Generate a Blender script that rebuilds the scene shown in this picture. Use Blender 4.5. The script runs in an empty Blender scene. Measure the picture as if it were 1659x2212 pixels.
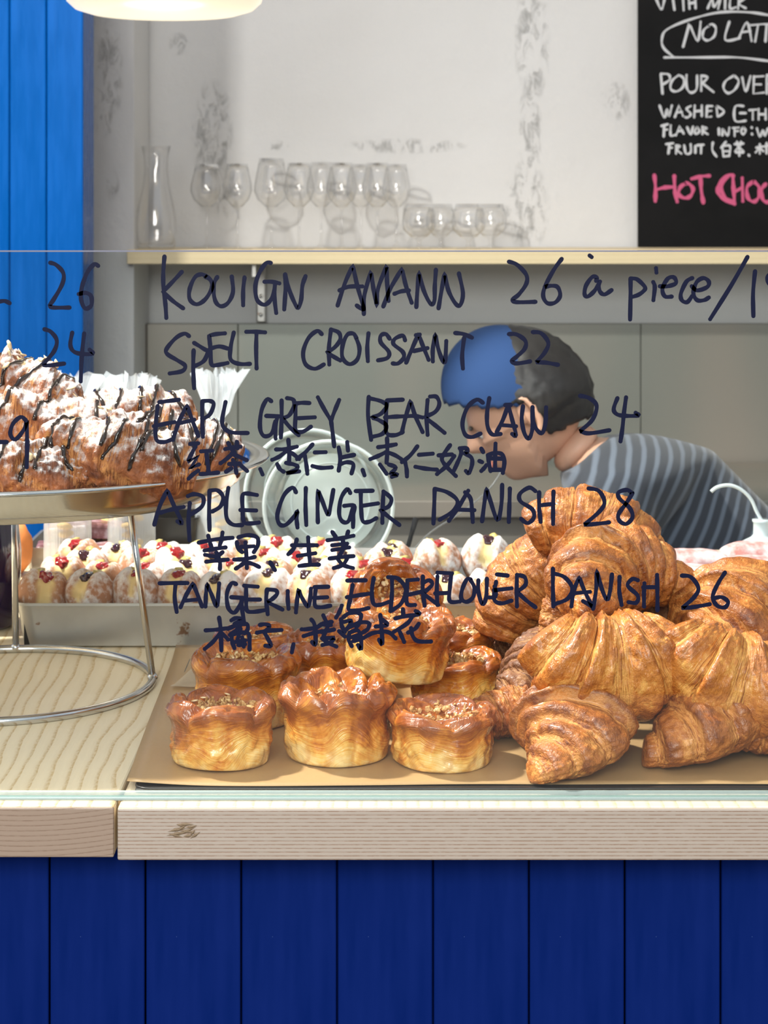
import bpy, bmesh, math, random
import numpy as np
from mathutils import Vector, Matrix, noise, Euler
R = random.Random(7)
PI = math.pi
SC = bpy.context.scene
COL = SC.collection

# ------------------------------------------------------------------ camera
F = 4180.0            # focal length in pixels of the 1659 x 2212 frame
HZ = 450.0            # row of the horizon
EYE = 1.447           # lens height above the floor
CT = 0.95             # height of the counter top
cd = bpy.data.cameras.new('camera')
cam = bpy.data.objects.new('camera', cd); COL.objects.link(cam)
cam.location = (0, 0, EYE); cam.rotation_euler = (PI/2, 0, 0)
cd.sensor_fit = 'VERTICAL'; cd.sensor_height = 24; cd.lens = 24*F/2212
cd.shift_y = -(1106-HZ)/2212
cd.clip_start = 0.05
cd.dof.use_dof = True; cd.dof.focus_distance = 1.70; cd.dof.aperture_fstop = 12.0
SC.camera = cam
SC.view_settings.view_transform = 'Standard'; SC.view_settings.look = 'None'
SC.view_settings.gamma = 1; SC.view_settings.use_curve_mapping = False
SC.view_settings.exposure = 0.0
SC.cycles.transparent_max_bounces = 40
SC.cycles.max_bounces = 8

# ------------------------------------------------------------------ world and lights
W = bpy.data.worlds.new('world'); SC.world = W; W.use_nodes = True
wn, wl = W.node_tree.nodes, W.node_tree.links
bg = wn['Background']
tc = wn.new('ShaderNodeTexCoord'); sx = wn.new('ShaderNodeSeparateXYZ')
cr = wn.new('ShaderNodeValToRGB')
wl.new(tc.outputs['Generated'], sx.inputs[0]); 
mr = wn.new('ShaderNodeMapRange'); mr.inputs['From Min'].default_value = -1
wl.new(sx.outputs['Z'], mr.inputs['Value']); wl.new(mr.outputs[0], cr.inputs[0])
cr.color_ramp.elements[0].position = 0.40; cr.color_ramp.elements[0].color = (.10, .10, .10, 1)
cr.color_ramp.elements[1].position = 0.70; cr.color_ramp.elements[1].color = (2.2, 2.4, 2.7, 1)
e = cr.color_ramp.elements.new(0.50); e.color = (.20, .20, .21, 1)
wl.new(cr.outputs[0], bg.inputs[0]); bg.inputs[1].default_value = 0.40

def area(name, loc, target, size, power, color, sy=None):
    l = bpy.data.lights.new(name, 'AREA'); l.energy = power; l.color = color
    l.size = size
    if sy: l.shape = 'RECTANGLE'; l.size_y = sy
    o = bpy.data.objects.new(name, l); COL.objects.link(o); o.location = loc
    d = Vector(target)-Vector(loc)
    o.rotation_euler = d.to_track_quat('-Z', 'Y').to_euler()
    return o
area('spot_light_left', (-1.05, 2.35, 2.75), (-.05, 1.95, .95), .12, 112, (1, .96, .89))
area('street_window_light', (-.45, -1.5, 2.5), (0.1, 2.6, 1.1), 1.4, 122, (1.0, .98, .96))
area('ceiling_light', (.5, 3.6, 2.85), (.35, 4.3, 1.3), 1.4, 3, (1, .97, .93), .6)
#area('wall_wash_light', (1.6, 3.4, 2.6), (1.0, 4.7, 1.5), .6, 9, (.93, .97, 1.0))

# ------------------------------------------------------------------ helpers
def P(px, py, Y):            # a point seen at (px, py) that lies Y metres in front of the lens
    return Vector(((px-829.5)/F*Y, Y, EYE-(py-HZ)/F*Y))

def tag(o, label=None, cat=None, group=None, kind=None):
    if label: o['label'] = label
    if cat: o['category'] = cat
    if group: o['group'] = group
    if kind: o['kind'] = kind
    return o

def empty(name, loc=(0, 0, 0), rot=(0, 0, 0)):
    o = bpy.data.objects.new(name, None); COL.objects.link(o)
    o.location = loc; o.rotation_euler = rot; o.empty_display_size = .02
    return o

class MB:
    """collects geometry, then links it as one mesh object"""
    def __init__(s): s.v = []; s.f = []; s.mi = []; s.cur = 0
    def add(s, vs, fs):
        b = len(s.v); s.v += [tuple(v) for v in vs]
        s.f += [tuple(b+i for i in f) for f in fs]; s.mi += [s.cur]*len(fs); return s
    def box(s, x0, x1, y0, y1, z0, z1):
        return s.add([(x0,y0,z0),(x1,y0,z0),(x1,y1,z0),(x0,y1,z0),(x0,y0,z1),(x1,y0,z1),(x1,y1,z1),(x0,y1,z1)],
                     [(0,3,2,1),(4,5,6,7),(0,1,5,4),(1,2,6,5),(2,3,7,6),(3,0,4,7)])
    def lathe(s, prof, n=40, M=None, close=False):
        vs = []
        for r, z in prof:
            for k in range(n):
                a = 2*PI*k/n; v = Vector((r*math.cos(a), r*math.sin(a), z))
                vs.append(M @ v if M else v)
        fs = []
        for i in range(len(prof)-1):
            for k in range(n):
                k2 = (k+1) % n
                fs.append((i*n+k, i*n+k2, (i+1)*n+k2, (i+1)*n+k))
        return s.add(vs, fs)
    def tube(s, pts, r, n=10, closed=False, cap=True):
        pts = [Vector(p) for p in pts]; m = len(pts)
        rs = r if isinstance(r, (list, tuple)) else [r]*m
        vs = []; prev = None
        for i, p in enumerate(pts):
            a = pts[(i+1) % m] if (closed or i < m-1) else p
            b = pts[(i-1) % m] if (closed or i > 0) else p
            t = (a-b).normalized()
            if prev is None:
                u = t.orthogonal().normalized()
            else:
                u = (prev - t*prev.dot(t)).normalized()
            prev = u; w = t.cross(u)
            for k in range(n):
                an = 2*PI*k/n
                vs.append(p + (u*math.cos(an)+w*math.sin(an))*rs[i])
        fs = []
        for i in range(m if closed else m-1):
            i2 = (i+1) % m
            for k in range(n):
                k2 = (k+1) % n
                fs.append((i*n+k, i*n+k2, i2*n+k2, i2*n+k))
        if cap and not closed:
            fs.append(tuple(range(n-1, -1, -1))); fs.append(tuple((m-1)*n+k for k in range(n)))
        return s.add(vs, fs)
    def blob(s, c, rx, ry, rz, nz=.15, seed=0, sub=2, M=None):
        bm = bmesh.new(); bmesh.ops.create_icosphere(bm, subdivisions=sub, radius=1)
        vs = []
        for v in bm.verts:
            k = 1+nz*noise.noise(v.co*1.6+Vector((seed*3.1, seed*1.7, 0)))*2
            q = Vector((v.co.x*rx*k, v.co.y*ry*k, v.co.z*rz*k))
            if M: q = M @ q
            vs.append(q+Vector(c))
        fs = [tuple(v.index for v in f.verts) for f in bm.faces]; bm.free()
        return s.add(vs, fs)
    def build(s, name, mat, parent=None, smooth=True, bevel=0, loc=None, rot=None, attrs=None, uv=None, seg=2):
        me = bpy.data.meshes.new(name); me.from_pydata(s.v, [], s.f); me.update()
        mats = mat if isinstance(mat, (list, tuple)) else [mat]
        for m_ in mats: me.materials.append(m_)
        if len(mats) > 1: me.polygons.foreach_set('material_index', s.mi)
        if smooth: me.polygons.foreach_set('use_smooth', [True]*len(me.polygons))
        if attrs:
            for k, vals in attrs.items():
                a = me.attributes.new(k, 'FLOAT', 'POINT'); a.data.foreach_set('value', np.asarray(vals, dtype=np.float32))
        o = bpy.data.objects.new(name, me); COL.objects.link(o)
        if parent: o.parent = parent
        if loc is not None: o.location = loc
        if rot is not None: o.rotation_euler = rot
        if bevel:
            b = o.modifiers.new('bevel', 'BEVEL'); b.width = bevel; b.segments = seg; b.limit_method = 'ANGLE'
            b.angle_limit = .6
        return o

def children(o): return [c for c in bpy.data.objects if c.parent == o]
def copy_tree(o, parent=None):
    kids = list(o.children)
    c = o.copy(); COL.objects.link(c)
    if parent: c.parent = parent
    for ch in kids: copy_tree(ch, c)
    return c

# ------------------------------------------------------------------ material helpers
class NT:
    def __init__(s, name):
        s.m = bpy.data.materials.new(name); s.m.use_nodes = True
        s.t = s.m.node_tree; s.n = s.t.nodes; s.l = s.t.links
        s.b = s.n['Principled BSDF']; s.out = s.n['Material Output']
    def node(s, typ, ins=None, **kw):
        x = s.n.new('ShaderNode'+typ)
        for k, v in kw.items(): setattr(x, k, v)
        for k, v in (ins or {}).items():
            if hasattr(v, 'is_linked') or hasattr(v, 'links'): s.l.new(v, x.inputs[k])
            else: x.inputs[k].default_value = v
        return x
    def math(s, op, a, b=0.0, c=None, clamp=False):
        x = s.n.new('ShaderNodeMath'); x.operation = op; x.use_clamp = clamp
        for i, v in enumerate((a, b, c)):
            if v is None: continue
            if hasattr(v, 'links'): s.l.new(v, x.inputs[i])
            else: x.inputs[i].default_value = v
        return x.outputs[0]
    def coord(s, which='Object'): return s.node('TexCoord').outputs[which]
    def mapping(s, v, scale=(1, 1, 1), loc=(0, 0, 0), rot=(0, 0, 0)):
        return s.node('Mapping', {'Vector': v, 'Scale': scale, 'Location': loc, 'Rotation': rot}).outputs[0]
    def noise(s, v, scale=5, detail=3, rough=.5, dist=0):
        return s.node('TexNoise', {'Vector': v, 'Scale': scale, 'Detail': detail, 'Roughness': rough, 'Distortion': dist}).outputs['Fac']
    def ramp(s, fac, stops):
        x = s.n.new('ShaderNodeValToRGB'); s.l.new(fac, x.inputs[0]); el = x.color_ramp.elements
        while len(el) < len(stops): el.new(.5)
        for e_, (p, c) in zip(el, stops):
            e_.position = p; e_.color = (c if len(c) == 4 else (*c, 1)) if isinstance(c, tuple) else (c, c, c, 1)
        return x.outputs[0]
    def mix(s, fac, a, b, mode='MIX'):
        x = s.n.new('ShaderNodeMix'); x.data_type = 'RGBA'; x.blend_type = mode
        for k, v in ((0, fac), (6, a), (7, b)):
            if hasattr(v, 'links'): s.l.new(v, x.inputs[k])
            else: x.inputs[k].default_value = v if not isinstance(v, tuple) else (v if len(v) == 4 else (*v, 1))
        return x.outputs[2]
    def set(s, **kw):
        names = dict(color='Base Color', rough='Roughness', metal='Metallic', coat='Coat Weight', coatr='Coat Roughness',
                     sss='Subsurface Weight', spec='Specular IOR Level', emit='Emission Color', emits='Emission Strength',
                     alpha='Alpha', sheen='Sheen Weight', ior='IOR', sssr='Subsurface Radius', ssss='Subsurface Scale')
        for k, v in kw.items():
            i = s.b.inputs[names[k]]
            if hasattr(v, 'links'): s.l.new(v, i)
            elif isinstance(v, tuple): i.default_value = (*v, 1) if len(i.default_value) == 4 else v
            else: i.default_value = v
        return s
    def bump(s, h, strength=.3, dist=.002):
        x = s.node('Bump', {'Height': h, 'Strength': strength, 'Distance': dist}); s.l.new(x.outputs[0], s.b.inputs['Normal'])
        return x.outputs[0]
    def attr(s, name): return s.node('Attribute', attribute_name=name).outputs['Fac']

def plain(name, color, rough=.5, **kw):
    return NT(name).set(color=color, rough=rough, **kw).m

def clear(name, tint=(1, 1, 1), ior=1.5, rough=0.0, base=0.0, k=1.0):
    t = NT(name)
    tr = t.node('BsdfTransparent', {'Color': (*tint, 1)}); gl = t.node('BsdfGlossy', {'Roughness': rough})
    fc = t.node('LayerWeight', {'Blend': .5}).outputs['Facing']
    f0 = ((ior-1)/(ior+1))**2
    fr = t.math('MULTIPLY_ADD', t.math('POWER', fc, 5.0), 1-f0, f0)
    f = t.math('MULTIPLY_ADD', fr, k, base, clamp=True)
    mx = t.node('MixShader', {0: f, 1: tr.outputs[0], 2: gl.outputs[0]})
    t.l.new(mx.outputs[0], t.out.inputs['Surface']); return t.m

def seen(o):
    return o
# ------------------------------------------------------------------ materials
def ash(name, axis, period, light=(.66, .53, .36), dark=(.42, .27, .13), wob=1.0, amp=.5, seed=0.0, fine=True, arcs=False, dense=.5):
    """pale ash wood; axis = the axis across the growth rings"""
    t = NT(name); c = t.coord()
    st = {'X': (1, .42, 1), 'Z': (.10, 1, 1), 'Y': (.10, 1, 1)}[axis]
    m = t.mapping(c, scale=st, loc=(seed, seed*1.3, seed*.7))
    n1 = t.noise(m, 5*wob, 2, .5); n2 = t.noise(m, 26*wob, 2, .5)
    x = t.node('SeparateXYZ', {0: c}).outputs[axis]
    if arcs:
        sp = t.node('SeparateXYZ', {0: c}); dx = t.math('ADD', sp.outputs['X'], .30)
        x = t.math('ADD', t.math('MULTIPLY', dx, t.math('MULTIPLY', dx, -1.1)), t.math('MULTIPLY', sp.outputs['X'], .0))
        x = t.math('ADD', sp.outputs['Z'], x)
    ph = t.math('ADD', t.math('MULTIPLY', x, 1/period), t.math('ADD', t.math('MULTIPLY', n1, amp*12), t.math('MULTIPLY', n2, amp*.9)))
    fr = t.math('FRACT', ph)
    line = t.ramp(fr, [(0, .15), (.45, .0), (.70, .12), (.92, 1.0), (.97, .9), (1.0, 0.15)])
    fm = {'X': (1, .03, 1), 'Z': (.03, 1, 1), 'Y': (.03, 1, 1)}[axis]
    fib = t.noise(t.mapping(c, scale=fm), 900, 2, .6)
    brk = t.ramp(t.noise(t.mapping(c, scale={'X': (1, .35, 1)}.get(axis, (.35, 1, 1))), 420, 2, .6), [(.38, 0.0), (.6, 1.0)])
    f = t.math('MULTIPLY', line, t.math('MULTIPLY_ADD', brk, .55, .45))
    f = t.math('MULTIPLY', f, dense*1.6, clamp=True)
    tone = t.noise(m, 3, 2, .5)
    lt = t.mix(t.ramp(tone, [(.3, 0.), (.7, 1.)]), light, tuple(a*b for a, b in zip(light, (1.10, 1.06, 1.0))))
    lt = t.mix(t.math('MULTIPLY', fib, .35), lt, tuple(a*.72 for a in light))
    col = t.mix(f, lt, dark)
    t.set(color=col, rough=.48, spec=.35)
    t.bump(t.math('ADD', t.math('MULTIPLY', f, -1.0), t.math('MULTIPLY', fib, .25)), .35, .0006)
    return t.m

M = {}
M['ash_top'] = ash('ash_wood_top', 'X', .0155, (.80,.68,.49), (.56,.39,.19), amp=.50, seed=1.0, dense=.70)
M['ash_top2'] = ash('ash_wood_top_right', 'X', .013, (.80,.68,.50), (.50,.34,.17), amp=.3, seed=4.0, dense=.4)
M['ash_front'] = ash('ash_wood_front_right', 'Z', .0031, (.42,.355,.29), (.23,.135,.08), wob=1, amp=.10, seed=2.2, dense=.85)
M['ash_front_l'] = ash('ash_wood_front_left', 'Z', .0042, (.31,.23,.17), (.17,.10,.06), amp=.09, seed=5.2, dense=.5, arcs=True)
M['pine'] = ash('pale_shelf_wood', 'Z', .012, (.78,.66,.44), (.62,.47,.26), amp=.3, seed=9.2, dense=.3)

def blue(name, base, rough, sp_=.3):
    t = NT(name); c = t.coord()
    n = t.noise(t.mapping(c, scale=(6, 6, .7)), 9, 3, .55)
    g = t.noise(t.mapping(c, scale=(1, 1, .12)), 160, 2, .6)
    col = t.mix(t.ramp(n, [(.35, 0.), (.75, 1.)]), base, tuple(a*1.25+.003 for a in base))
    sp = t.ramp(t.noise(c, 260, 1, .5), [(.80, 0.), (.83, 1.)])
    col = t.mix(t.math('MULTIPLY', sp, .5), col, (.15, .25, .5))
    t.set(color=col, rough=t.math('MULTIPLY_ADD', n, .2, rough), spec=sp_)
    t.bump(t.math('ADD', t.math('MULTIPLY', n, .8), t.math('MULTIPLY', g, .2)), .25, .001)
    return t.m
M['blue'] = blue('blue_gloss_paint', (.0003, .072, .30), .18, .06)
M['blue_counter'] = blue('blue_counter_paint', (.0003, .0105, .100), .55, .05)

def plaster():
    t = NT('white_plaster'); c = t.coord()
    n = t.noise(c, 7, 6, .6); f = t.noise(c, 60, 4, .6); big = t.noise(c, 1.1, 2, .5)
    sp = t.node('SeparateXYZ', {0: c})
    # scuffed patches at their own places on the wall
    masks = None
    for (x, z, rx, rz) in [(-.42, 1.62, .055, .15), (-.385, 1.48, .04, .06), (-.505, 1.85, .03, .03), (-.26, 1.595, .03, .02), (.364, 1.86, .045, .18), (.36, 1.64, .03, .14), (.35, 1.45, .06, .12), (.05, 1.60, .16, .02), (.57, 1.71, .04, .05), (-.634, 1.76, .035, .13), (-.648, 1.655, .035, .045), (-.63, 1.50, .02, .04)]:
        dx = t.math('DIVIDE', t.math('SUBTRACT', sp.outputs['X'], x), rx)
        dz = t.math('DIVIDE', t.math('SUBTRACT', sp.outputs['Z'], z), rz)
        d = t.math('ADD', t.math('MULTIPLY', dx, dx), t.math('MULTIPLY', dz, dz))
        k = t.math('SUBTRACT', 1.0, d, clamp=True)
        masks = k if masks is None else t.math('MAXIMUM', masks, k)
    cr_ = t.ramp(t.noise(t.mapping(c, scale=(1.5, 1, .7)), 30, 8, .75, .8), [(.50, 0.), (.66, 1.)])
    st = t.math('MULTIPLY', cr_, t.math('MULTIPLY', masks, 1.3, clamp=True))
    col = t.mix(big, (.58, .58, .585), (.65, .665, .675))
    col = t.mix(t.math('MULTIPLY', st, .6), col, (.14, .145, .14))
    t.set(color=col, rough=.75, spec=.25)
    t.bump(t.math('ADD', t.math('MULTIPLY', n, 1.0), t.math('ADD', t.math('MULTIPLY', f, .2), t.math('MULTIPLY', st, -.8))), .42, .012)
    return t.m
M['plaster'] = plaster()

def steel(name, base=(.62,.62,.62), rough=.2, stain=0.0, sc=1.0):
    t = NT(name); c = t.coord(); n = t.noise(c, 14*sc, 4, .6); g = t.noise(t.mapping(c, scale=(.05, 1, 1)), 500, 2, .5)
    col = t.mix(t.ramp(n, [(.35, 0.), (.7, 1.)]), base, tuple(a*.8 for a in base))
    if stain:
        s1 = t.ramp(t.noise(c, 55, 3, .6), [(.66, 0.), (.72, 1.)])
        zz = t.node('SeparateXYZ', {0: c}).outputs['Z']
        zm = t.ramp(t.math('MULTIPLY', zz, 20.0), [(.3, .25), (.62, .35), (.75, 1.0), (.95, 1.0)])
        col = t.mix(t.math('MULTIPLY', t.math('MULTIPLY', s1, zm), stain), col, (.20, .09, .035))
    t.set(color=col, metal=1.0, rough=t.math('MULTIPLY_ADD', n, .15, rough)); t.bump(g, .05, .0005)
    return t.m
M['chrome'] = steel('polished_steel', (.74,.74,.74), .06)
M['wire'] = steel('steel_wire', (.70,.70,.71), .12)
M['alu'] = steel('aluminium_pan', (.50,.49,.47), .36, stain=.85)
M['panel'] = NT('grey_wall_panel')
_t = M['panel']; _c = _t.coord(); _n = _t.ramp(_t.noise(_t.mapping(_c, scale=(1, 1, .25)), 2.2, 2, .5), [(.35, 0.), (.65, 1.)])
_t.set(color=_t.mix(_n, (.35, .305, .26), (.235, .25, .225)), rough=.36, metal=.25, spec=.5)
M['panel'] = _t.m
M['black_metal'] = plain('black_tray_metal', (.025, .022, .02), .35, metal=.4)
M['dark'] = plain('matte_black', (.012, .012, .014), .4)
M['white_plastic'] = plain('white_plastic', (.62, .70, .72), .35)
M['pane'] = clear('sneeze_guard_glass', (.955, .975, .965), 1.52)
M['glass'] = clear('wine_glass', (.995, .995, .995), 1.5, 0, .02, 1.4)
M['tub'] = clear('clear_plastic', (.88, .92, .92), 1.5, .12, .16, 1.2)
_t = NT('cellophane'); _tr = _t.node('BsdfTransparent'); _pb = _t.node('MixShader', {0: .42, 1: _tr.outputs[0], 2: _t.b.outputs[0]})
_t.set(color=(.85, .90, .95), rough=.12, spec=1.0, coat=.6, coatr=.05); _t.l.new(_pb.outputs[0], _t.out.inputs['Surface']); M['cello'] = _t.m
M['glass_edge'] = NT('green_glass_edge')
_t = M['glass_edge'].set(color=(.20, .30, .28), rough=.3, spec=.3); M['glass_edge'] = _t.m
M['seal'] = plain('silicone_seal', (.42, .50, .49), .4, spec=.3, alpha=.5)
M['ink'] = plain('navy_marker_ink', (.004, .006, .026), .5, spec=.12)
M['chalk'] = plain('white_chalk', (.55, .57, .60), .9)
M['chalk_pink'] = plain('pink_chalk', (.52, .09, .20), .9)
_t = NT('blackboard'); _c = _t.coord(); _n = _t.noise(_c, 9, 4, .6)
M['board'] = _t.set(color=_t.mix(_n, (.005, .0055, .006), (.013, .013, .014)), rough=.7, spec=.08).m
_t = NT('opal_shade'); _t.set(color=(.25, .22, .16), emit=(1.0, .89, .68), emits=.86, rough=.3); M['shade'] = _t.m
def paper():
    t = NT('brown_parchment'); c = t.coord(); n = t.noise(c, 8, 3, .5); f = t.noise(c, 300, 2, .6)
    col = t.mix(n, (.40, .245, .11), (.47, .30, .14)); col = t.mix(t.math('MULTIPLY', f, .3), col, (.30, .18, .08))
    t.set(color=col, rough=.42, spec=.4); t.bump(t.math('ADD', n, t.math('MULTIPLY', f, .1)), .2, .004); return t.m
M['paper'] = paper()
_t = NT('waxed_paper'); _t.set(color=(.75, .62, .45), rough=.3, alpha=.55); M['wax'] = _t.m

def pastry(name, pale, mid, dark, powder=0.0, glaze=.5, bscale=1.0, sharp=1.0):
    """laminated dough: attributes u = along the roll, f = place in the wrap, w = 1 where the layers show"""
    t = NT(name); c = t.coord()
    u = t.attr('u'); f = t.attr('f'); w = t.attr('w')
    n = t.noise(c, 26*bscale, 4, .6); blot = t.noise(c, 70*bscale, 4, .65); fine = t.noise(c, 420, 2, .6)
    warp = t.math('MULTIPLY_ADD', t.noise(c, 30, 2, .5), .030, u)
    cv = t.node('CombineXYZ', {'X': t.math('MULTIPLY', warp, 95.0), 'Y': t.math('MULTIPLY', t.attr('a'), 1.3)}).outputs[0]
    lam = t.noise(cv, 1.0, 3, .65)
    bl2 = t.noise(c, 210*bscale, 3, .6)
    br = t.math('ADD', t.math('MULTIPLY', n, .42), t.math('ADD', t.math('MULTIPLY', blot, .40), t.math('MULTIPLY', bl2, .18)))
    br = t.math('ADD', br, t.math('MULTIPLY_ADD', f, .16*sharp, -.07))
    col = t.ramp(br, [(.38, pale), (.465, mid), (.56, tuple(.5*(a+b) for a, b in zip(mid, dark))), (.66, dark)])
    lamc = t.ramp(lam, [(.38, dark), (.46, mid), (.53, pale), (.62, tuple(min(1, a*1.15) for a in pale))])
    col = t.mix(t.math('MULTIPLY', w, .75), col, lamc)
    col = t.mix(t.math('MULTIPLY', t.ramp(blot, [(.30, 1.), (.40, 0.)]), .55), col, tuple(min(1, a*1.25) for a in pale))
    rg = t.math('ADD', t.math('MULTIPLY_ADD', w, .22, .62-glaze*.66), t.math('MULTIPLY', blot, .22))
    h = t.math('ADD', t.math('ADD', t.math('MULTIPLY', blot, .9), t.math('MULTIPLY', bl2, .45)), t.math('ADD', t.math('MULTIPLY', t.math('MULTIPLY', lam, t.math('MULTIPLY_ADD', w, .8, .35)), .9), t.math('MULTIPLY', fine, .08)))
    nb = t.bump(h, .9, .0034)
    if powder:
        g = t.node('NewGeometry'); z = t.node('SeparateXYZ', {0: g.outputs['Normal']}).outputs['Z']
        pz = t.math('MULTIPLY_ADD', z, .55, .12)
        pn = t.math('ADD', pz, t.math('MULTIPLY_ADD', t.noise(c, 130, 4, .7), 1.1, -.55))
        pn = t.math('ADD', pn, t.math('MULTIPLY_ADD', lam, -.45, .22))
        pf = t.math('MULTIPLY', t.ramp(pn, [(.28, 0.), (.62, 1.)]), powder, clamp=True)
        col = t.mix(pf, col, (.88, .87, .86)); rg = t.math('ADD', rg, t.math('MULTIPLY', pf, .5))
    t.set(color=col, rough=rg, spec=.5, coat=glaze*.45, coatr=.20, sss=.05, sssr=(.004, .002, .001))
    return t.m
PALE, MID, DARK = (.80, .43, .135), (.60, .235, .055), (.27, .075, .016)
M['croissant'] = pastry('croissant_crust', (.72, .31, .078), (.48, .155, .028), (.17, .040, .009), glaze=.50)
M['croissant2'] = pastry('croissant_crust_golden', (.82, .39, .095), (.63, .22, .038), (.29, .070, .012), glaze=.62)
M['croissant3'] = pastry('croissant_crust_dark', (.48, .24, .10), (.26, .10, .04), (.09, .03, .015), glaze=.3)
M['almond_cr'] = pastry('almond_croissant_crust', (.60, .25, .075), (.34, .10, .028), (.10, .024, .009), powder=.58, glaze=.25, bscale=.8)
M['choc'] = plain('chocolate_drizzle', (.018, .008, .005), .14, coat=.5)
M['almond'] = plain('almond_flake', (.80, .58, .33), .55)

def kouign():
    t = NT('kouign_crust'); c = t.coord()
    h = t.attr('h'); th = t.attr('a'); w = t.attr('w')
    n = t.noise(c, 24, 4, .6); bl = t.noise(c, 70, 3, .6)
    q = t.node('CombineXYZ', {'X': t.math('MULTIPLY', th, 1.0), 'Y': t.math('MULTIPLY', h, 1.5)}).outputs[0]
    sw = t.noise(c, 16, 1, .4)
    ph = t.math('ADD', t.math('MULTIPLY', h, 9.0), t.math('MULTIPLY', sw, 9.0))
    ph = t.math('ADD', ph, t.math('MULTIPLY', t.math('SINE', t.math('MULTIPLY', th, 3.0)), 1.2))
    ln = t.noise(t.node('CombineXYZ', {'X': t.math('MULTIPLY', ph, 5.0), 'Y': th}).outputs[0], 1.0, 2, .6)
    wr = t.node('TexWave', {'Vector': c, 'Scale': 14.0, 'Distortion': 9.0, 'Detail': 3.0, 'Detail Scale': 1.2}, wave_type='BANDS').outputs['Fac']
    br = t.math('ADD', t.math('MULTIPLY', n, .72), t.math('MULTIPLY', bl, .34))
    br = t.math('ADD', br, t.math('MULTIPLY_ADD', h, .38, -.175))
    br = t.math('ADD', br, t.math('MULTIPLY_ADD', ln, .32, -.16))
    col = t.ramp(br, [(.30, (.93, .68, .30)), (.44, (.90, .51, .12)), (.55, (.70, .25, .030)), (.65, (.38, .095, .014)), (.84, (.20, .045, .010))])
    col = t.mix(t.math('MULTIPLY', t.ramp(wr, [(.0, 1.), (.30, 0.)]), .38), col, (.55, .19, .03))
    hh = t.math('ADD', t.math('MULTIPLY', wr, .5), t.math('ADD', t.math('MULTIPLY', ln, t.math('MULTIPLY_ADD', h, .35, .08)), t.math('MULTIPLY', bl, .4)))
    t.bump(hh, .9, .0034)
    t.set(color=col, rough=t.math('MULTIPLY_ADD', bl, .25, .14), coat=.6, coatr=.10, spec=.5, sss=.08, sssr=(.005, .003, .001))
    return t.m
M['kouign'] = kouign()
_t = NT('oat_crumble'); _c = _t.coord(); _n = _t.noise(_c, 160, 3, .6)
M['crumb'] = _t.set(color=_t.ramp(_n, [(.35, (.28, .11, .03)), (.5, (.52, .27, .09)), (.64, (.80, .56, .26))]), rough=.6).m

def donut():
    t = NT('powdered_bun'); c = t.coord(); cut = t.attr('w'); z = t.node('SeparateXYZ', {0: c}).outputs['Z']
    oi = t.node('ObjectInfo').outputs['Random']
    n = t.noise(c, 45, 4, .7); f = t.noise(c, 170, 4, .7)
    skin = t.mix(n, (.34, .11, .035), (.56, .25, .09))
    pw = t.math('ADD', t.math('ADD', t.math('MULTIPLY', n, .9), t.math('MULTIPLY', f, .55)), t.math('MULTIPLY_ADD', oi, .26, -.50))
    pw = t.math('ADD', pw, t.math('MULTIPLY', z, 3.4))
    col = t.mix(t.math('MULTIPLY', t.ramp(pw, [(.36, .10), (.60, 1.)]), .85), skin, (.90, .89, .88))
    cream = t.mix(n, (.86, .60, .24), (.92, .74, .40))
    col = t.mix(cut, col, cream)
    t.set(color=col, rough=.7, spec=.3, sss=.1, sssr=(.006, .004, .003)); t.bump(f, .4, .0015); return t.m
M['donut'] = donut()
M['jam'] = plain('red_jam', (.30, .010, .012), .08, coat=.6)
M['jam_dark'] = plain('dark_berry_jam', (.035, .006, .012), .08, coat=.6)
M['nut'] = plain('pistachio_cream', (.55, .43, .14), .4)
_t = NT('pink_sugar'); _c = _t.coord(); _n = _t.noise(_c, 40, 4, .65)
M['pink'] = _t.set(color=_t.ramp(_n, [(.35, (.52, .20, .17)), (.5, (.70, .46, .45)), (.65, (.86, .80, .80))]), rough=.6).m
_t = NT('lavender_glaze'); _c = _t.coord(); _n = _t.noise(_c, 30, 4, .65)
M['brownie'] = _t.set(color=_t.ramp(_n, [(.38, (.12, .04, .035)), (.52, (.32, .16, .17)), (.66, (.70, .60, .66))]), rough=.4).m
M['yellow_cake'] = plain('yellow_cake', (.78, .50, .14), .6)
M['orange_cake'] = plain('orange_cake', (.60, .20, .05), .5)
M['plum'] = plain('plum_glaze', (.022, .008, .045), .10, coat=.5)
M['white_paper'] = plain('white_paper', (.85, .84, .80), .6)
M['label_teal'] = plain('teal_stripe', (.12, .42, .50), .4)
M['skin'] = NT('skin').set(color=(.62, .36, .25), rough=.5, sss=.1, sssr=(.01, .004, .002)).m
M['lip'] = plain('lip', (.45, .17, .14), .5)
M['hair'] = plain('black_hair', (.016, .014, .014), .45)
M['cap'] = plain('blue_cap_cloth', (.016, .055, .175), .9)
M['eye'] = plain('eye_white', (.7, .7, .7), .3)
M['trousers'] = plain('dark_trousers', (.03, .03, .035), .8)
def shirt():
    t = NT('striped_shirt'); c = t.coord(); a = t.node('SeparateXYZ', {0: c})
    x = t.math('ADD', t.math('MULTIPLY', a.outputs['X'], .86), t.math('MULTIPLY', a.outputs['Z'], -.40))
    x = t.math('ADD', x, t.math('MULTIPLY', t.noise(c, 4, 2, .5), .03))
    fr = t.math('PINGPONG', t.math('MULTIPLY', x, 52.0), .5)
    s = t.ramp(t.math('MULTIPLY', fr, 2.0), [(.50, 0.), (.80, 1.)])
    col = t.mix(s, (.030, .036, .050), (.115, .14, .185))
    t.set(color=col, rough=.85, sheen=.2); return t.m
M['shirt'] = shirt()
M['floor'] = plain('grey_floor', (.22, .21, .20), .5)
M['ceiling'] = plain('white_ceiling', (.75, .75, .74), .8)
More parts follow.
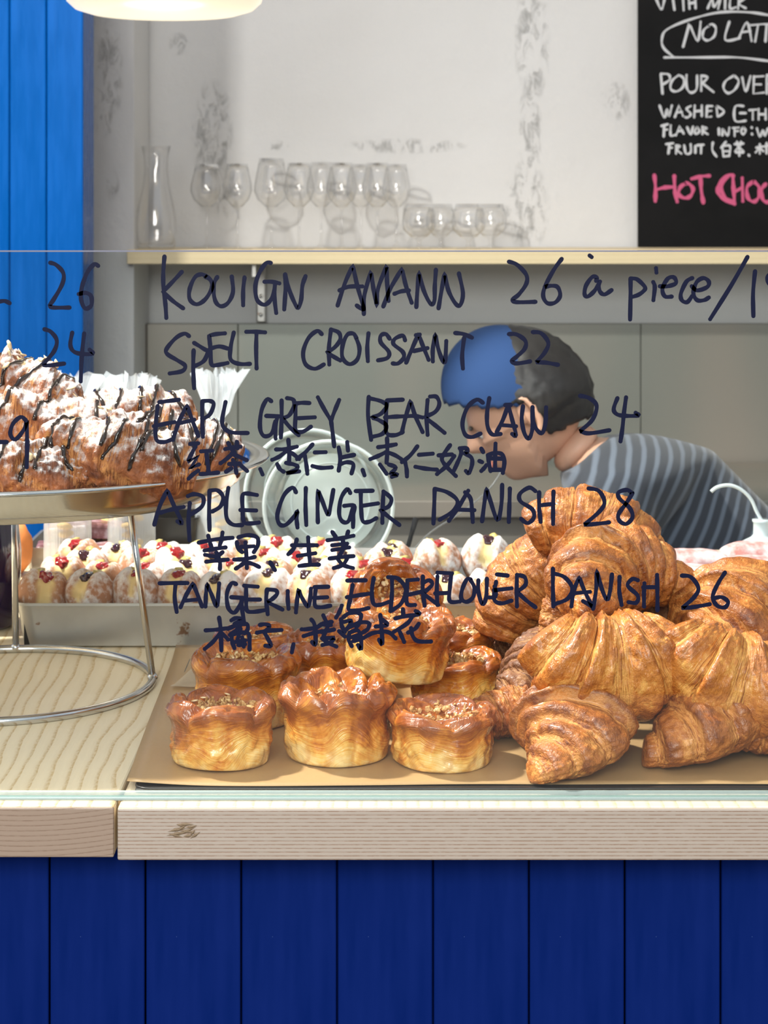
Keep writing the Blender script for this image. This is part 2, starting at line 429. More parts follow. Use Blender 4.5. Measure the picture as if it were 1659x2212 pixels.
# ------------------------------------------------------------------ the room
def struct(name, mb, mat, **k):
    return tag(mb.build(name, mat, smooth=False, **k), kind='structure')
XL, XR, YB, YF = -1.9, 2.6, 4.75, 1.5
struct('floor', MB().box(XL-.1, XR+.1, -2.5, YB+.1, -.05, 0), M['floor'])
struct('ceiling', MB().box(XL-.1, XR+.1, 1.66, YB+.1, 3.0, 3.06), M['ceiling'])
struct('wall_left', MB().box(XL-.1, XL, 1.66, YB, 0, 3.0), M['plaster'])
struct('wall_right', MB().box(XR, XR+.1, 1.66, YB, 0, 3.0), M['plaster'])
def grid_wall(x0, x1, z0, z1, y, n, m):       # slightly uneven plaster face with a solid back
    mb = MB(); vs = []
    for j in range(m+1):
        for i in range(n+1):
            x = x0+(x1-x0)*i/n; z = z0+(z1-z0)*j/m
            d = .010*noise.noise(Vector((x*2.2, 1.3, z*2.2)))+.004*noise.noise(Vector((x*9, 4, z*9)))
            vs.append((x, y+d, z))
    fs = [(j*(n+1)+i, j*(n+1)+i+1, (j+1)*(n+1)+i+1, (j+1)*(n+1)+i) for j in range(m) for i in range(n)]
    mb.add(vs, fs); mb.box(x0, x1, y+.03, y+.12, z0, z1); return mb
o = grid_wall(XL, XR, 0, 3.0, YB, 150, 100).build('wall_back', M['plaster'], smooth=True); tag(o, kind='structure')
# white plastered pier beside the blue boards
mb = MB()
x0, x1, y0 = P(150, 0, 4.46).x, P(289, 0, 4.46).x, 4.46
vs = []; n, m = 16, 60
for j in range(m+1):
    for i in range(n+1):
        x = x0+(x1-x0)*i/n; z = 3.0*j/m
        vs.append((x, y0+.006*noise.noise(Vector((x*5, 7, z*4)))*(0 if i in (0, n) else 1), z))
mb.add(vs, [(j*(n+1)+i, j*(n+1)+i+1, (j+1)*(n+1)+i+1, (j+1)*(n+1)+i) for j in range(m) for i in range(n)])
mb.add([(x1, y0, 0), (x1, YB-.01, 0), (x1, YB-.01, 3), (x1, y0, 3)], [(0, 1, 2, 3)])
mb.add([(x0, y0, 0), (x0, YB-.01, 0), (x0, YB-.01, 3), (x0, y0, 3)], [(3, 2, 1, 0)])
tag(mb.build('trim_1', M['plaster'], smooth=True), kind='structure')

# blue boarded partition at the left
part = empty('blue_partition', (-.9, 3.96, 0))
tag(part, 'glossy blue vertical-board partition rising at the left edge beside the white pier', 'partition')
xr = P(180, 0, 3.9).x; bw = .0745
MB().box(XL+.01, xr-.003, 3.925, 4.06, .0, 2.99).build('backing', M['blue'], part, smooth=False, loc=(.9, -3.96, 0))
k = 0; x = xr
while x > -1.7:
    z0 = .0
    MB().box(-bw/2+.0006, bw/2-.0006, -.012, .013, 0, 2.985).build('board', M['blue'], part, smooth=False, bevel=.0035, loc=(x-bw/2+.9, -.048, 0))
    x -= bw

# stainless wall panel under the pale beam
pn = empty('wall_panel', (.9, 4.68, 0))
tag(pn, 'grey metal splash panel covering the back wall below the plaster beam', 'panel')
ztop = EYE-.0598*4.68+.0
ztop = P(0, 700, 4.68).z
for i, (a, b) in enumerate(((P(318, 0, 4.68).x, P(514, 0, 4.68).x-.001), (P(514, 0, 4.68).x+.001, .62), (.622, 2.55))):
    MB().box(a, b, 4.68, 4.725, .02, ztop).build('panel_sheet', M['panel'], pn, smooth=False, bevel=.001, loc=(-.9, -4.68, 0))
MB().box(P(300, 0, 4.68).x, P(317, 0, 4.68).x, 4.67, 4.73, .02, ztop).build('edge_strip', plain('brown_grey_strip', (.14, .12, .10), .5), pn, smooth=False, loc=(-.9, -4.68, 0))

# shelf with bracket
sh = empty('wall_shelf', (.3, 4.58, EYE-.13))
tag(sh, 'long pale wooden wall shelf carrying the glasses', 'shelf')
ZS = P(0, 540, 4.42).z
loc = (-.3, -4.58, -(EYE-.13))
MB().box(P(274, 0, 4.42).x, 1.9, 4.42, 4.735, ZS-.032, ZS).build('shelf_board', M['pine'], sh, smooth=False, bevel=.0015, loc=loc)
x = P(563, 0, 4.70).x
MB().box(x-.012, x+.012, 4.715, 4.735, P(0, 698, 4.7).z, ZS-.032).build('upright', M['alu'], sh, smooth=False, bevel=.004, loc=loc)
MB().box(x-.004, x+.004, 4.46, 4.715, ZS-.062, ZS-.032).build('bracket', M['alu'], sh, smooth=False, loc=loc)
for zz in (640, 680):
    MB().lathe([(.0, -.002), (.005, -.002), (.005, 0), (0, .0)], 12, Matrix.Translation((x, 4.713, P(0, zz, 4.71).z)) @ Matrix.Rotation(PI/2, 4, 'X')).build('screw', M['chrome'], sh, loc=loc)

# back work bench
bn = empty('work_bench', (.4, 4.35, 0))
tag(bn, 'grey steel work bench along the back wall behind the person', 'bench')
zb = P(0, 1082, 4.05).z
MB().box(-.9, 2.4, 4.05, 4.66, zb-.035, zb).build('bench_top', M['panel'], bn, smooth=False, bevel=.002, loc=(-.4, -4.35, 0))
for i in range(4):
    a = -.88+i*.815
    MB().box(a, a+.81, 4.09, 4.64, .1, zb-.037).build('cabinet_front', M['panel'], bn, smooth=False, bevel=.002, loc=(-.4, -4.35, 0))
MB().box(-.8, 2.3, 4.14, 4.6, 0, .1).build('plinth', M['dark'], bn, smooth=False, loc=(-.4, -4.35, 0))

# ------------------------------------------------------------------ the counter
ct = empty('counter', (0, 2.2, 0))
tag(ct, 'blue boarded shop counter with a thick pale ash top', 'counter')
YS, YE = 1.608, 2.82
off = (0, -2.2, 0)
xs = P(250, 0, YS).x
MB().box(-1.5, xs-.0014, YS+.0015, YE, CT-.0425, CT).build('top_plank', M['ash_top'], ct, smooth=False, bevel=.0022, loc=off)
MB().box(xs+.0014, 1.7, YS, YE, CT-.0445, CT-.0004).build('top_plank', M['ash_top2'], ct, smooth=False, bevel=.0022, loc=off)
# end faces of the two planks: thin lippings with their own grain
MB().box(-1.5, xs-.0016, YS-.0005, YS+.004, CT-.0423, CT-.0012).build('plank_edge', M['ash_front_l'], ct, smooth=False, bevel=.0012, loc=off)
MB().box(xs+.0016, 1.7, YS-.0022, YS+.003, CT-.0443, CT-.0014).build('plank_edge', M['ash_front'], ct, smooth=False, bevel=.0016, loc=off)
# the splintered knot
mb = MB(); kx, kz = P(400, 1790, YS).x, P(400, 1790, YS).z
for i in range(14):
    a = R.uniform(-.3, .9); l = R.uniform(.003, .010); c = Vector((kx+R.uniform(-.009, .009), YS-.0026, kz+R.uniform(-.006, .006)))
    d = Vector((math.cos(a), 0, math.sin(a)))*l; u = Vector((-math.sin(a), 0, math.cos(a)))*.0013
    mb.add([c-d, c+u, c+d, c-u, c+Vector((0, -.0016, 0))], [(0, 1, 4), (1, 2, 4), (2, 3, 4), (3, 0, 4)])
mb.build('knot', plain('knot_wood', (.24, .17, .10), .7), ct, smooth=False, loc=off)['kind'] = 'stuff'
MB().box(-1.45, 1.65, 1.668, 2.75, .0, CT-.045).build('counter_body', M['blue_counter'], ct, smooth=False, loc=off)
x = P(107, 0, 1.655).x - 3*.082
while x < 1.6:
    MB().box(-.041+.0007, .041-.0007, 0, .014, .02, CT-.046).build('front_board', M['blue_counter'], ct, smooth=False, bevel=.0016, loc=(x+.041, 1.654-2.2, 0))
    x += .082

# ------------------------------------------------------------------ glass sneeze guard and its writing
GY = 1.626
pane = empty('sneeze_guard', (0, GY, CT))
tag(pane, 'clear glass sneeze guard with the handwritten pastry menu standing on the counter edge', 'sneeze guard')
zt = P(0, 541, GY).z
loc = (0, -GY, -CT)
MB().box(-1.3, 1.5, GY, GY+.008, CT+.0015, zt-.0012).build('glass_pane', M['pane'], pane, smooth=False, loc=loc)
MB().box(-1.3, 1.5, GY+.0004, GY+.0076, zt-.0012, zt).build('top_edge', plain('polished_glass_edge', (.22, .22, .27), .05, spec=1.0), pane, smooth=False, loc=loc)
MB().box(-1.3, 1.5, GY, GY+.008, CT, CT+.0015).build('bottom_edge', M['glass_edge'], pane, smooth=False, loc=loc)
MB().tube([(-1.3, GY+.010, CT+.002), (1.5, GY+.010, CT+.002)], .003, 8).build('seal', M['seal'], pane, loc=loc)
MB().tube([(-1.3, GY-.001, CT+.001), (1.5, GY-.001, CT+.001)], .0016, 8).build('seal', M['seal'], pane, loc=loc)

def catmull(pts, k=5):
    if len(pts) < 3: return pts
    segs = []; cur = [pts[0]]
    for p in pts[1:]:
        if p == cur[-1]: segs.append(cur); cur = [p]
        else: cur.append(p)
    segs.append(cur); out = []
    for s in segs:
        if len(s) < 3: out += s if not out else s[1:] if out[-1] == s[0] else s; continue
        for i in range(len(s)-1):
            p0 = s[i-1] if i else s[i]; p1 = s[i]; p2 = s[i+1]; p3 = s[i+2] if i+2 < len(s) else s[i+1]
            for q in range(k):
                t = q/k
                out.append(tuple(.5*((2*b)+(-a+c)*t+(2*a-5*b+4*c-d)*t*t+(-a+3*b-3*c+d)*t**3) for a, b, c, d in zip(p0, p1, p2, p3)))
        out.append(s[-1])
    return out

def strokes(mb, text, ox, oy, s, Y, w, jit=.08, dy=.00025):
    """hand strokes: 'x,y x,y ; x,y ...' in a sheet scaled by s, laid as thin ribbons on the plane Y"""
    ro = random.Random(len(text)+ox)
    lay = 0
    for st in text.split(';'):
        pts = [tuple(float(q) for q in p.split(',')) for p in st.split()]
        if not pts: continue
        pts = catmull(pts)
        pl = [P(ox+x/s, oy+y/s, Y) for x, y in pts]
        cl = [pl[0]]
        for p in pl[1:]:
            if (p-cl[-1]).length > 1e-5: cl.append(p)
        pl = cl
        if len(pl) == 1: pl.append(pl[0]+Vector((.001, 0, .0005)))
        lay += 1; yy = Y-.00012-(lay % 7)*.00002
        h = w/2; vs = []; n = len(pl)
        for i, p in enumerate(pl):
            d = (pl[min(i+1, n-1)]-pl[max(i-1, 0)]); d.y = 0
            d = d.normalized() if d.length > 0 else Vector((1, 0, 0))
            hh = h*(1+jit*math.sin(i*.9+lay)+ro.uniform(-jit, jit)*.4)
            nrm = Vector((-d.z, 0, d.x))*hh
            vs += [Vector((p.x, yy, p.z))+nrm, Vector((p.x, yy, p.z))-nrm]
        mb.add(vs, [(2*i, 2*i+1, 2*i+3, 2*i+2) for i in range(n-1)])
        for e_, sgn in ((0, -1), (n-1, 1)):              # round ends
            p = pl[e_]; d = (pl[1]-pl[0]) if e_ == 0 else (pl[-1]-pl[-2]); a0 = math.atan2(d.z*sgn, d.x*sgn)
            vs = [Vector((p.x, yy-.00001, p.z))]+[Vector((p.x+h*math.cos(a0-PI/2+PI*k/6), yy-.00001, p.z+h*math.sin(a0-PI/2+PI*k/6))) for k in range(7)]
            mb.add(vs, [(0, k, k+1) for k in range(1, 7)])

A_ = (330, 540, 3); B_ = (640, 540, 3); C_ = (1106, 540, 3); D_ = (320, 840, 3); E_ = (873, 840, 3)
F_ = (320, 1030, 3); G_ = (853, 1030, 3); H_ = (340, 1210, 3); I_ = (680, 1210, 3); J_ = (1106, 1210, 3)
K_ = (380, 940, 6.01); L_ = (430, 1310, 6.01); Mm = (660, 1310, 6.01); N_ = (820, 940, 6.01); O_ = (0, 540, 5.99)
Q_ = (420, 1140, 4.366); S_ = (0, 740, 2.676)
MENU = [
 [(A_, '76,42 68,150 70,250 82,350 88,440;188,142 120,215 66,270 66,270 130,330 197,378'),
  (A_, '348,178 320,158 275,175 240,250 240,320 285,352 340,320 382,250 378,200 340,165'),
  (A_, '418,175 398,215 395,280 410,340 445,365 490,340 520,270 512,172;595,178 586,260 586,358'),
  (A_, '765,84 735,85 695,140 665,230 675,320 720,355 760,330 785,275 792,225;724,206 770,206 820,216;792,225 788,300 800,408'),
  (A_, '858,158 860,260 852,385;858,158 885,260 925,355 945,372 962,320 970,230 990,170')],
 [(A_, '1198,360 1245,215 1297,100 1297,100 1325,230 1365,370 1355,382 1322,360;1210,262 1270,238 1358,236'),
  (B_, '438,415 442,290 485,138 485,138 500,250 522,365 522,365 530,250 588,100 588,100 588,200 598,330'),
  (B_, '564,366 610,250 686,120 686,120 710,230 748,342;636,284 680,268 730,262'),
  (B_, '778,370 785,260 795,142 795,142 825,260 870,348 895,330 898,230 905,128'),
  (B_, '922,378 940,270 962,150 962,150 985,260 1030,345 1062,358 1080,280 1054,152')],
 [(B_, '1378,76 1430,95 1490,160 1490,220 1440,290 1400,322 1430,338 1550,336'),
  (C_, '322,58 270,130 215,235 202,300 230,345 280,340 312,295 295,240 250,232 212,240')],
 [(C_, '545,200 550,180 520,175 480,230 470,285 490,302 530,270 560,225 570,205;560,225 570,270 600,288 645,260;503,36 516,46'),
  (C_, '768,185 768,300 765,450;768,185 810,190 858,235 858,260 820,290 775,305;915,208 925,240 916,325;933,118 936,146'),
  (C_, '958,235 1010,235 1062,215 1050,178 1010,185 975,250 990,300 1035,302;1168,182 1130,205 1095,280 1100,325 1135,338 1165,300'),
  (C_, '1165,235 1200,262 1265,240 1275,205 1240,182 1195,210 1175,280 1200,325 1245,325 1275,308;1526,45 1420,230 1284,448'),
  (C_, '1575,138 1562,280 1564,428;1690,150 1662,165 1655,200 1680,225 1700,190;1700,150 1695,260 1690,330')],
 [(A_, '235,558 205,542 150,570 90,640 95,675 160,715 210,750 190,785 110,800'),
  (A_, '265,650 262,760 268,895;268,602 330,640 355,662 330,720 272,752;468,540 410,545 365,555 365,555 375,650 380,740 420,745 485,732'),
  (A_, '370,640 430,625 490,640;525,535 505,630 505,710 560,738 630,738;606,530 670,530 728,534;672,545 670,650 673,768')],
 [(A_, '1095,545 1065,525 1010,570 975,660 990,740 1050,770 1108,742;1155,515 1142,630 1144,742;1155,515 1205,535 1215,580 1180,630 1130,662 1130,662 1170,690 1215,716'),
  (A_, '1320,572 1300,542 1260,550 1230,620 1230,700 1275,740 1325,710 1340,640 1320,575;1398,540 1390,630 1394,720'),
  (B_, '605,575 580,545 548,555 548,600 600,660 590,700 530,715;705,585 690,555 640,575 630,610 690,660 695,700 660,735 625,735'),
  (B_, '712,730 750,640 792,545 792,545 820,620 858,712;760,655 850,636;775,552 800,548;885,722 885,640 900,545 900,545 920,640 950,720 965,715 972,590'),
  (B_, '1030,538 1085,545 1138,568;1088,568 1075,680 1080,768')],
 [(B_, '1378,545 1430,548 1485,590 1480,640 1430,690 1395,720 1430,735 1515,722'),
  (C_, '135,532 190,540 235,600 215,660 165,720 165,728 220,730 298,744')],
 [(D_, '72,86 120,80 200,70;62,110 50,220 52,325 100,345 160,325;38,242 100,228 172,215;160,330 205,200 252,108 252,108 285,200 325,305;195,225 300,200'),
  (D_, '352,80 350,190 355,310;352,80 400,78 425,100 400,165 355,195;502,85 480,200 490,250 540,282 645,286')],
 [(D_, '798,80 770,68 735,140 725,250 750,305 800,290 825,210;765,175 850,178;840,178 825,240 826,322'),
  (D_, '865,75 865,190 860,315;900,60 940,70 945,110 915,170 870,190 870,190 920,250 975,300'),
  (D_, '955,95 1000,90 1045,92;955,100 955,180 955,265 1000,278 1055,245;975,190 1080,184;1100,55 1140,130 1185,205 1185,205 1195,280 1206,372;1238,72 1210,140 1185,205')],
 [(D_, '1430,52 1425,170 1445,330;1430,60 1510,80 1545,110 1510,160 1450,185 1450,185 1500,205 1545,240 1520,290 1455,310'),
  (D_, '1548,75 1650,70;1548,85 1542,180 1545,285 1600,300 1650,280;1535,185 1600,180 1655,178'),
  (E_, '-15,285 5,200 42,75 42,75 70,170 120,280;0,180 60,175 118,185;152,72 145,180 152,298;168,50 210,52 228,100 200,150 132,182 132,182 200,235 262,285')],
 [(E_, '510,90 470,70 410,120 378,220 395,295 440,312 495,290;552,60 538,150 540,240 570,295 625,292'),
  (E_, '600,280 640,200 675,105;655,105 690,103;675,105 700,200 725,300 700,292;640,235 725,242'),
  (E_, '770,112 762,200 780,290 810,320 832,250 832,118;832,118 832,200 860,265 895,285 915,220 920,120')],
 [(E_, '1140,45 1200,60 1248,110 1220,200 1145,270 1145,275 1200,288 1330,268;1382,60 1358,130 1380,165 1440,175 1518,172 1500,155;1438,55 1425,150 1415,250 1402,340')],
 [(K_, '185,115 290,105;255,145 205,240 150,350 150,350 290,260 290,260 185,440 185,440 300,380;290,460 220,510 165,565;325,210 470,200;395,225 410,350 425,470;320,505 420,500 550,485'),
  (K_, '680,100 715,170 760,225;790,85 800,170;640,180 740,160 840,150;750,220 680,290 580,365;720,240 820,280 920,325;740,320 770,400 785,490;690,375 830,370;720,430 650,475;850,400 925,465;1095,440 1125,510'),
  (K_, '1460,60 1470,200 1470,350;1300,185 1430,180 1570,150;1430,210 1340,280 1250,320;1460,210 1530,250 1600,310;1315,375 1350,440 1400,475;1430,360 1530,380 1580,410 1540,460 1430,495 1430,495 1600,470'),
  (D_, '1065,360 1020,410 965,455;1015,430 1025,490 1032,550;1080,412 1150,410;1065,500 1120,512 1190,508;1235,380 1245,450 1235,530;1290,345 1295,400;1250,445 1335,428;1240,490 1290,475 1330,490 1318,548;1390,525 1402,560'),
  (D_, '1548,320 1550,400 1545,478;1490,378 1550,370 1605,360;1540,410 1490,435 1440,455;1550,410 1600,430 1640,455;1502,490 1545,550;1560,490 1605,510 1570,550 1570,550 1615,555 1580,570'),
  (N_, '490,145 400,260 290,350;330,345 350,440 355,535;510,255 690,240;465,410 600,435 745,448'),
  (N_, '915,130 830,250 810,320 870,410 990,530;765,262 940,250;970,270 880,390 745,505;1040,170 1060,230 1010,360 950,490;1040,170 1130,170 1140,205 1100,235 1100,235 1190,290 1200,380 1160,490 1120,465'),
  (N_, '1320,175 1345,220;1295,335 1330,350;1385,390 1355,430 1320,465;1505,110 1500,270 1500,440;1405,260 1420,360 1440,465;1405,260 1500,230 1590,250 1620,340 1600,490;1420,300 1600,305;1440,450 1600,450')],
 [(F_, '40,310 75,190 125,85 125,85 160,170 218,295 190,288;80,232 150,212 230,195;270,170 262,280 268,410;258,125 300,112 355,130 350,190 280,242'),
  (F_, '398,90 395,220 398,345;398,90 450,88 485,130 470,190 415,225;520,72 505,180 510,270 550,310 610,312;705,118 640,108 612,120 612,200 620,290 660,302 718,296;598,215 700,218')],
 [(F_, '958,100 935,70 880,120 838,240 850,305 890,312 940,265 968,220 968,220 962,270 968,328;1022,72 1020,190 1025,312'),
  (F_, '1100,295 1098,190 1102,85 1102,85 1130,160 1165,245 1180,200 1200,85;1310,105 1290,80 1250,140 1238,240 1260,290 1300,285 1330,190;1270,188 1335,188 1330,250 1328,325'),
  (F_, '1345,92 1455,90;1378,100 1380,200 1390,285 1430,292 1478,268;1385,188 1490,172;1525,95 1520,190 1518,298;1525,95 1575,140 1560,190 1505,215 1505,215 1560,260 1628,312')],
 [(G_, '258,78 255,180 250,302;258,78 340,100 405,155 380,220 290,278;350,285 410,200 475,90;455,100 490,140 500,220 505,292;400,212 515,216'),
  (G_, '565,288 580,170 595,75 595,75 620,160 665,280 690,180 695,52;745,75 742,180 738,292;910,92 870,70 810,110 815,160 890,210 900,265 860,300 818,272'),
  (G_, '935,100 935,200 945,292;1028,95 1025,200 1025,305;935,185 1028,175')],
 [(G_, '1255,75 1320,90 1358,160 1330,220 1240,300 1235,310 1300,305 1388,295;1535,105 1505,85 1450,100 1455,140 1520,200 1540,260 1500,305 1455,285 1450,240 1500,170 1540,105')],
 [(Q_, '40,140 200,110 360,95;130,75 150,150 165,190;265,45 255,110 240,165;95,215 180,200 295,185;100,255 190,270;210,235 240,320 240,390;265,230 205,280;110,320 210,310 315,300'),
  (Q_, '400,135 410,190 450,230;415,90 500,70 590,90 600,160 560,230;440,180 560,175;480,140 490,260 495,380;375,300 480,295 570,275;470,330 430,360 390,385;510,330 560,345 610,370;715,325 760,400'),
  (Q_, '965,110 940,190 885,250;920,165 1040,165 1155,165;1072,90 1080,220 1090,340;975,265 1140,240;990,360 1080,350 1175,348'),
  (Q_, '1300,40 1335,90;1450,35 1440,70;1255,118 1380,100 1500,75;1300,165 1440,150;1300,210 1460,185;1400,110 1400,200 1350,290 1350,290 1400,350 1495,380;1275,290 1400,275 1500,268;1440,290 1400,350 1315,380')],
 [(H_, '15,150 100,148 195,148;118,155 112,240 125,335;150,305 190,220 230,150 230,150 255,210 290,300;180,262 262,255;312,300 315,220 322,155 322,155 350,220 385,300 395,220 400,150'),
  (H_, '510,155 480,150 450,220 460,310 500,340 540,280 548,245;478,240 560,245;545,245 548,310 562,400;562,165 650,172;575,180 575,260 580,325 620,335 690,325;565,255 665,255'),
  (H_, '710,190 705,260 715,350;710,190 765,195 775,220 740,255 705,270 705,270 760,295 810,320;845,200 845,255 850,315;898,338 905,260 915,190 915,190 935,240 975,300 990,250 995,185'),
  (H_, '1018,175 1108,172;1025,190 1020,290 1060,305 1120,295;1015,245 1100,240;1195,295 1180,335 1158,372')],
 [(H_, '1230,132 1350,130;1265,160 1250,250 1240,320 1300,325 1368,310;1228,240 1320,225 1390,215'),
  (I_, '382,115 370,200 380,280 420,290 480,270;500,110 500,220 490,330;475,110 540,120 590,190 560,280 490,330;600,130 668,125;600,140 595,220 600,285 650,290;600,225 690,205'),
  (I_, '700,105 700,200 712,295;700,150 740,130 760,160 700,215 700,215 800,290;795,105 790,200 795,290;795,80 890,85;885,90 875,180 875,265 940,268;780,215 870,212'),
  (I_, '1010,125 985,125 955,190 950,250 985,270 1025,240 1035,180 1010,130;1060,130 1060,200 1085,285 1110,240 1115,120;1110,240 1170,235 1165,170'),
  (I_, '1180,92 1250,100;1175,140 1165,200 1165,260 1210,280 1275,262;1160,195 1275,182;1310,95 1308,200 1310,300;1310,95 1360,110 1365,160 1310,205 1310,205 1370,260 1430,305')],
 [(J_, '265,55 265,180 268,300;265,85 340,110 390,180 360,250 275,285;385,300 400,200 435,110 435,110 470,200 520,300 520,300 460,265;395,215 505,205'),
  (J_, '525,315 545,190 550,65 550,65 580,180 615,255 635,200 648,92;697,108 695,200 710,290;815,130 780,122 750,165 815,230 805,275 755,272;858,150 855,220 855,300;940,95 942,200 942,325;850,175 940,175')],
 [(J_, '1100,100 1160,110 1208,180 1180,240 1115,300 1115,310 1200,300 1282,285;1380,80 1330,160 1300,240 1330,295 1380,305 1400,270 1360,240 1315,245')],
 [(L_, '260,145 280,290 290,570;85,310 240,300 380,280;270,350 180,460 75,550;300,350 380,430;420,180 480,150 540,160 530,190 460,225;370,290 500,240 620,230 630,300 590,350;540,240 480,310 400,370;420,370 430,460 460,540;420,370 540,340 640,350 655,450 655,560;540,290 500,430;560,400 580,520;470,460 600,440;510,500 600,490'),
  (L_, '790,240 860,230 915,260 850,330;750,340 900,315 1070,305;850,340 900,430 935,510 860,510;1225,490 1215,540 1205,595'),
  (Mm, '75,170 120,250 130,490 85,460;-50,297 0,297 130,280;-25,385 100,345 210,320;230,115 270,200;140,280 230,220 340,200;200,230 330,240;320,200 270,300 230,400;200,330 370,300;215,415 380,405 380,405 320,470 220,500;215,415 290,470 400,520'),
  (Mm, '490,140 560,90 650,80 720,110 700,210 660,270;460,165 470,250 510,330;500,200 590,185 560,260 520,310;540,290 700,210 820,215 810,290 740,340;570,340 560,430 600,515;570,340 680,310 720,420 720,550 680,500;600,400 690,370;620,450 690,430;435,320 510,390'),
  (Mm, '970,110 985,260 995,490 955,430;910,260 1060,240 1000,170;970,330 860,350 750,410;990,320 1090,340 1170,415'),
  (Mm, '1265,35 1270,130;1165,155 1300,125 1480,100 1430,60;1400,110 1320,220 1145,330;1210,300 1250,390 1280,460;1470,225 1420,290 1330,340;1370,280 1390,380 1460,450 1630,455')],
 [(O_, '-20,670 60,660 125,688')],
 [(O_, '650,165 730,195 820,300 810,430 720,600 640,720 640,720 690,745 900,745;1270,205 1220,185 1130,290 1060,480 1050,640 1100,755 1180,720 1180,600 1110,555 1020,570')],
 [(O_, '575,1025 660,1060 735,1170 700,1310 580,1460 600,1495 830,1470;935,1070 910,1220 950,1310 1060,1345 1200,1340 1160,1290;1090,1080 1060,1350 1045,1700')],
 [(S_, '-15,575 40,575')],
 [(S_, '150,450 120,430 75,470 60,530 90,560 140,500 155,450 155,450 157,600 155,720')],
]
for grp in MENU:
    mb = MB()
    for (fr, tx) in grp:
        strokes(mb, tx, fr[0], fr[1], fr[2], GY, .0036)
    o = mb.build('handwritten_word', M['ink'], pane, smooth=False, loc=loc)

# ------------------------------------------------------------------ blackboard
BY = 4.715
bd = empty('blackboard', (P(1600, 0, BY).x, BY, ZS))
tag(bd, 'black chalk menu board standing on the shelf at the right', 'blackboard')
loc = tuple(-v for v in bd.location)
MB().box(P(1379, 0, BY).x, P(2050, 0, BY).x, BY, BY+.018, ZS+.0005, 2.35).build('board_panel', M['board'], bd, smooth=False, bevel=.001, loc=loc)
T_ = (1340, 0, 3.95)
CH = [
 ['310,0 340,70 360,65 375,0;450,0 462,85;535,-20 540,88;500,-20 580,-22;585,0 590,75;640,0 642,72;585,30 640,20;310,0 295,-40;375,0 380,-40;450,0 445,-40;585,0 585,-40;640,0 640,-40'],
 ['745,72 775,0 785,-20 800,60 850,-20 835,75;895,-20 893,75;940,-20 935,70 985,62;1010,-10 1005,75;1060,-10 1010,30 1070,70'],
 ['1290,130 1260,128 1100,105 850,105 600,165 400,250 355,330 370,410 460,490;375,490 700,490 1000,490 1260,520 1300,525'],
 ['535,400 590,200 590,200 660,350 685,185;760,215 710,260 705,320 745,345 800,310 815,240 780,205 750,225'],
 ['930,185 895,340 1020,325;1010,330 1080,190 1120,350;1040,275 1110,265;1115,215 1225,205;1175,215 1150,355;1235,208 1330,203;1250,210 1238,355;1350,210 1345,350;1350,210 1420,208;1350,350 1430,345;1350,280 1400,275'],
 ['345,630 360,800;345,630 410,635 420,680 355,725;500,640 440,690 430,760 480,780 535,740 540,670 500,640;565,640 565,740 600,790 650,760 655,645;690,645 690,775;690,645 745,660 700,710 700,710 795,785'],
 ['970,645 900,690 880,750 920,795 980,760 1010,690 970,645;1040,660 1070,780 1110,650;1140,650 1135,800 1135,800 1225,790;1140,655 1220,650;1140,720 1200,720;1250,640 1250,800;1250,640 1320,660 1265,715 1265,715 1340,790'],
 ['335,900 375,1005 400,930 415,990 440,900;465,1000 500,900 500,900 535,990;480,960 525,955;600,905 565,930 600,970 580,1000 555,1000;635,900 630,1000;695,900 695,990;635,950 695,945;740,905 735,1000 735,1000 775,995;740,905 785,905;740,950 775,945;820,905 830,1000 830,1000 885,950 820,905'],
 ['1050,905 980,910 980,1030 1070,1030;1020,965 1070,965;1100,940 1160,935;1130,940 1130,1020;1180,930 1180,1020;1240,930 1240,1020;1180,975 1240,975;1300,930 1295,1020'],
 ['375,1065 370,1165;350,1075 405,1060;370,1110 400,1105;430,1070 430,1155 470,1150;475,1155 505,1075 505,1075 540,1140;490,1120 530,1115;570,1085 600,1150 620,1080;655,1085 635,1120 650,1145 675,1115 655,1085;700,1080 700,1145;700,1080 735,1095 705,1115 745,1145'],
 ['840,1095 842,1150;870,1155 875,1095 875,1095 915,1155 930,1090;975,1090 975,1160;960,1092 1010,1088;975,1120 1005,1118;1050,1085 1030,1120 1050,1145 1068,1115 1050,1085;1120,1085 1122,1092;1122,1140 1125,1148;1165,1095 1190,1165 1215,1110 1235,1160 1260,1095'],
 ['420,1225 410,1310;390,1230 450,1222;415,1265 440,1260;475,1240 475,1310;475,1240 510,1250 480,1275 520,1310;545,1240 560,1310 600,1300 600,1230;640,1245 640,1305;655,1240 710,1235;690,1240 688,1308'],
 ['790,1215 785,1280 820,1335;900,1210 860,1260;870,1250 880,1335;870,1250 935,1245 930,1330;880,1290 930,1290;880,1335 930,1330;975,1230 1050,1225;995,1210 1000,1240;1030,1210 1025,1240;1010,1250 980,1290;1010,1250 1050,1290;1015,1260 1015,1330;985,1300 1050,1300;1095,1320 1100,1330;1160,1260 1215,1250;1190,1230 1190,1310;1185,1265 1155,1300;1195,1265 1220,1290;1230,1250 1275,1240;1248,1220 1248,1310'],
]
PK = ['290,1495 300,1600 298,1715;460,1500 465,1620 485,1720;300,1620 380,1600 465,1595;560,1560 510,1600 500,1660 550,1690 600,1670 620,1610 580,1565 550,1570;610,1525 690,1505 760,1500;685,1520 690,1620 708,1730',
      '965,1500 920,1495 850,1560 830,1630 870,1690 970,1740;920,1500 860,1600 900,1690 970,1725;960,1500 965,1600 975,1740;1040,1520 1045,1715;970,1640 1040,1600;1130,1550 1080,1600 1090,1690 1140,1720 1180,1680 1185,1600 1140,1550;1240,1570 1205,1620 1215,1700 1255,1725 1285,1700;1320,1500 1320,1720 1380,1715']
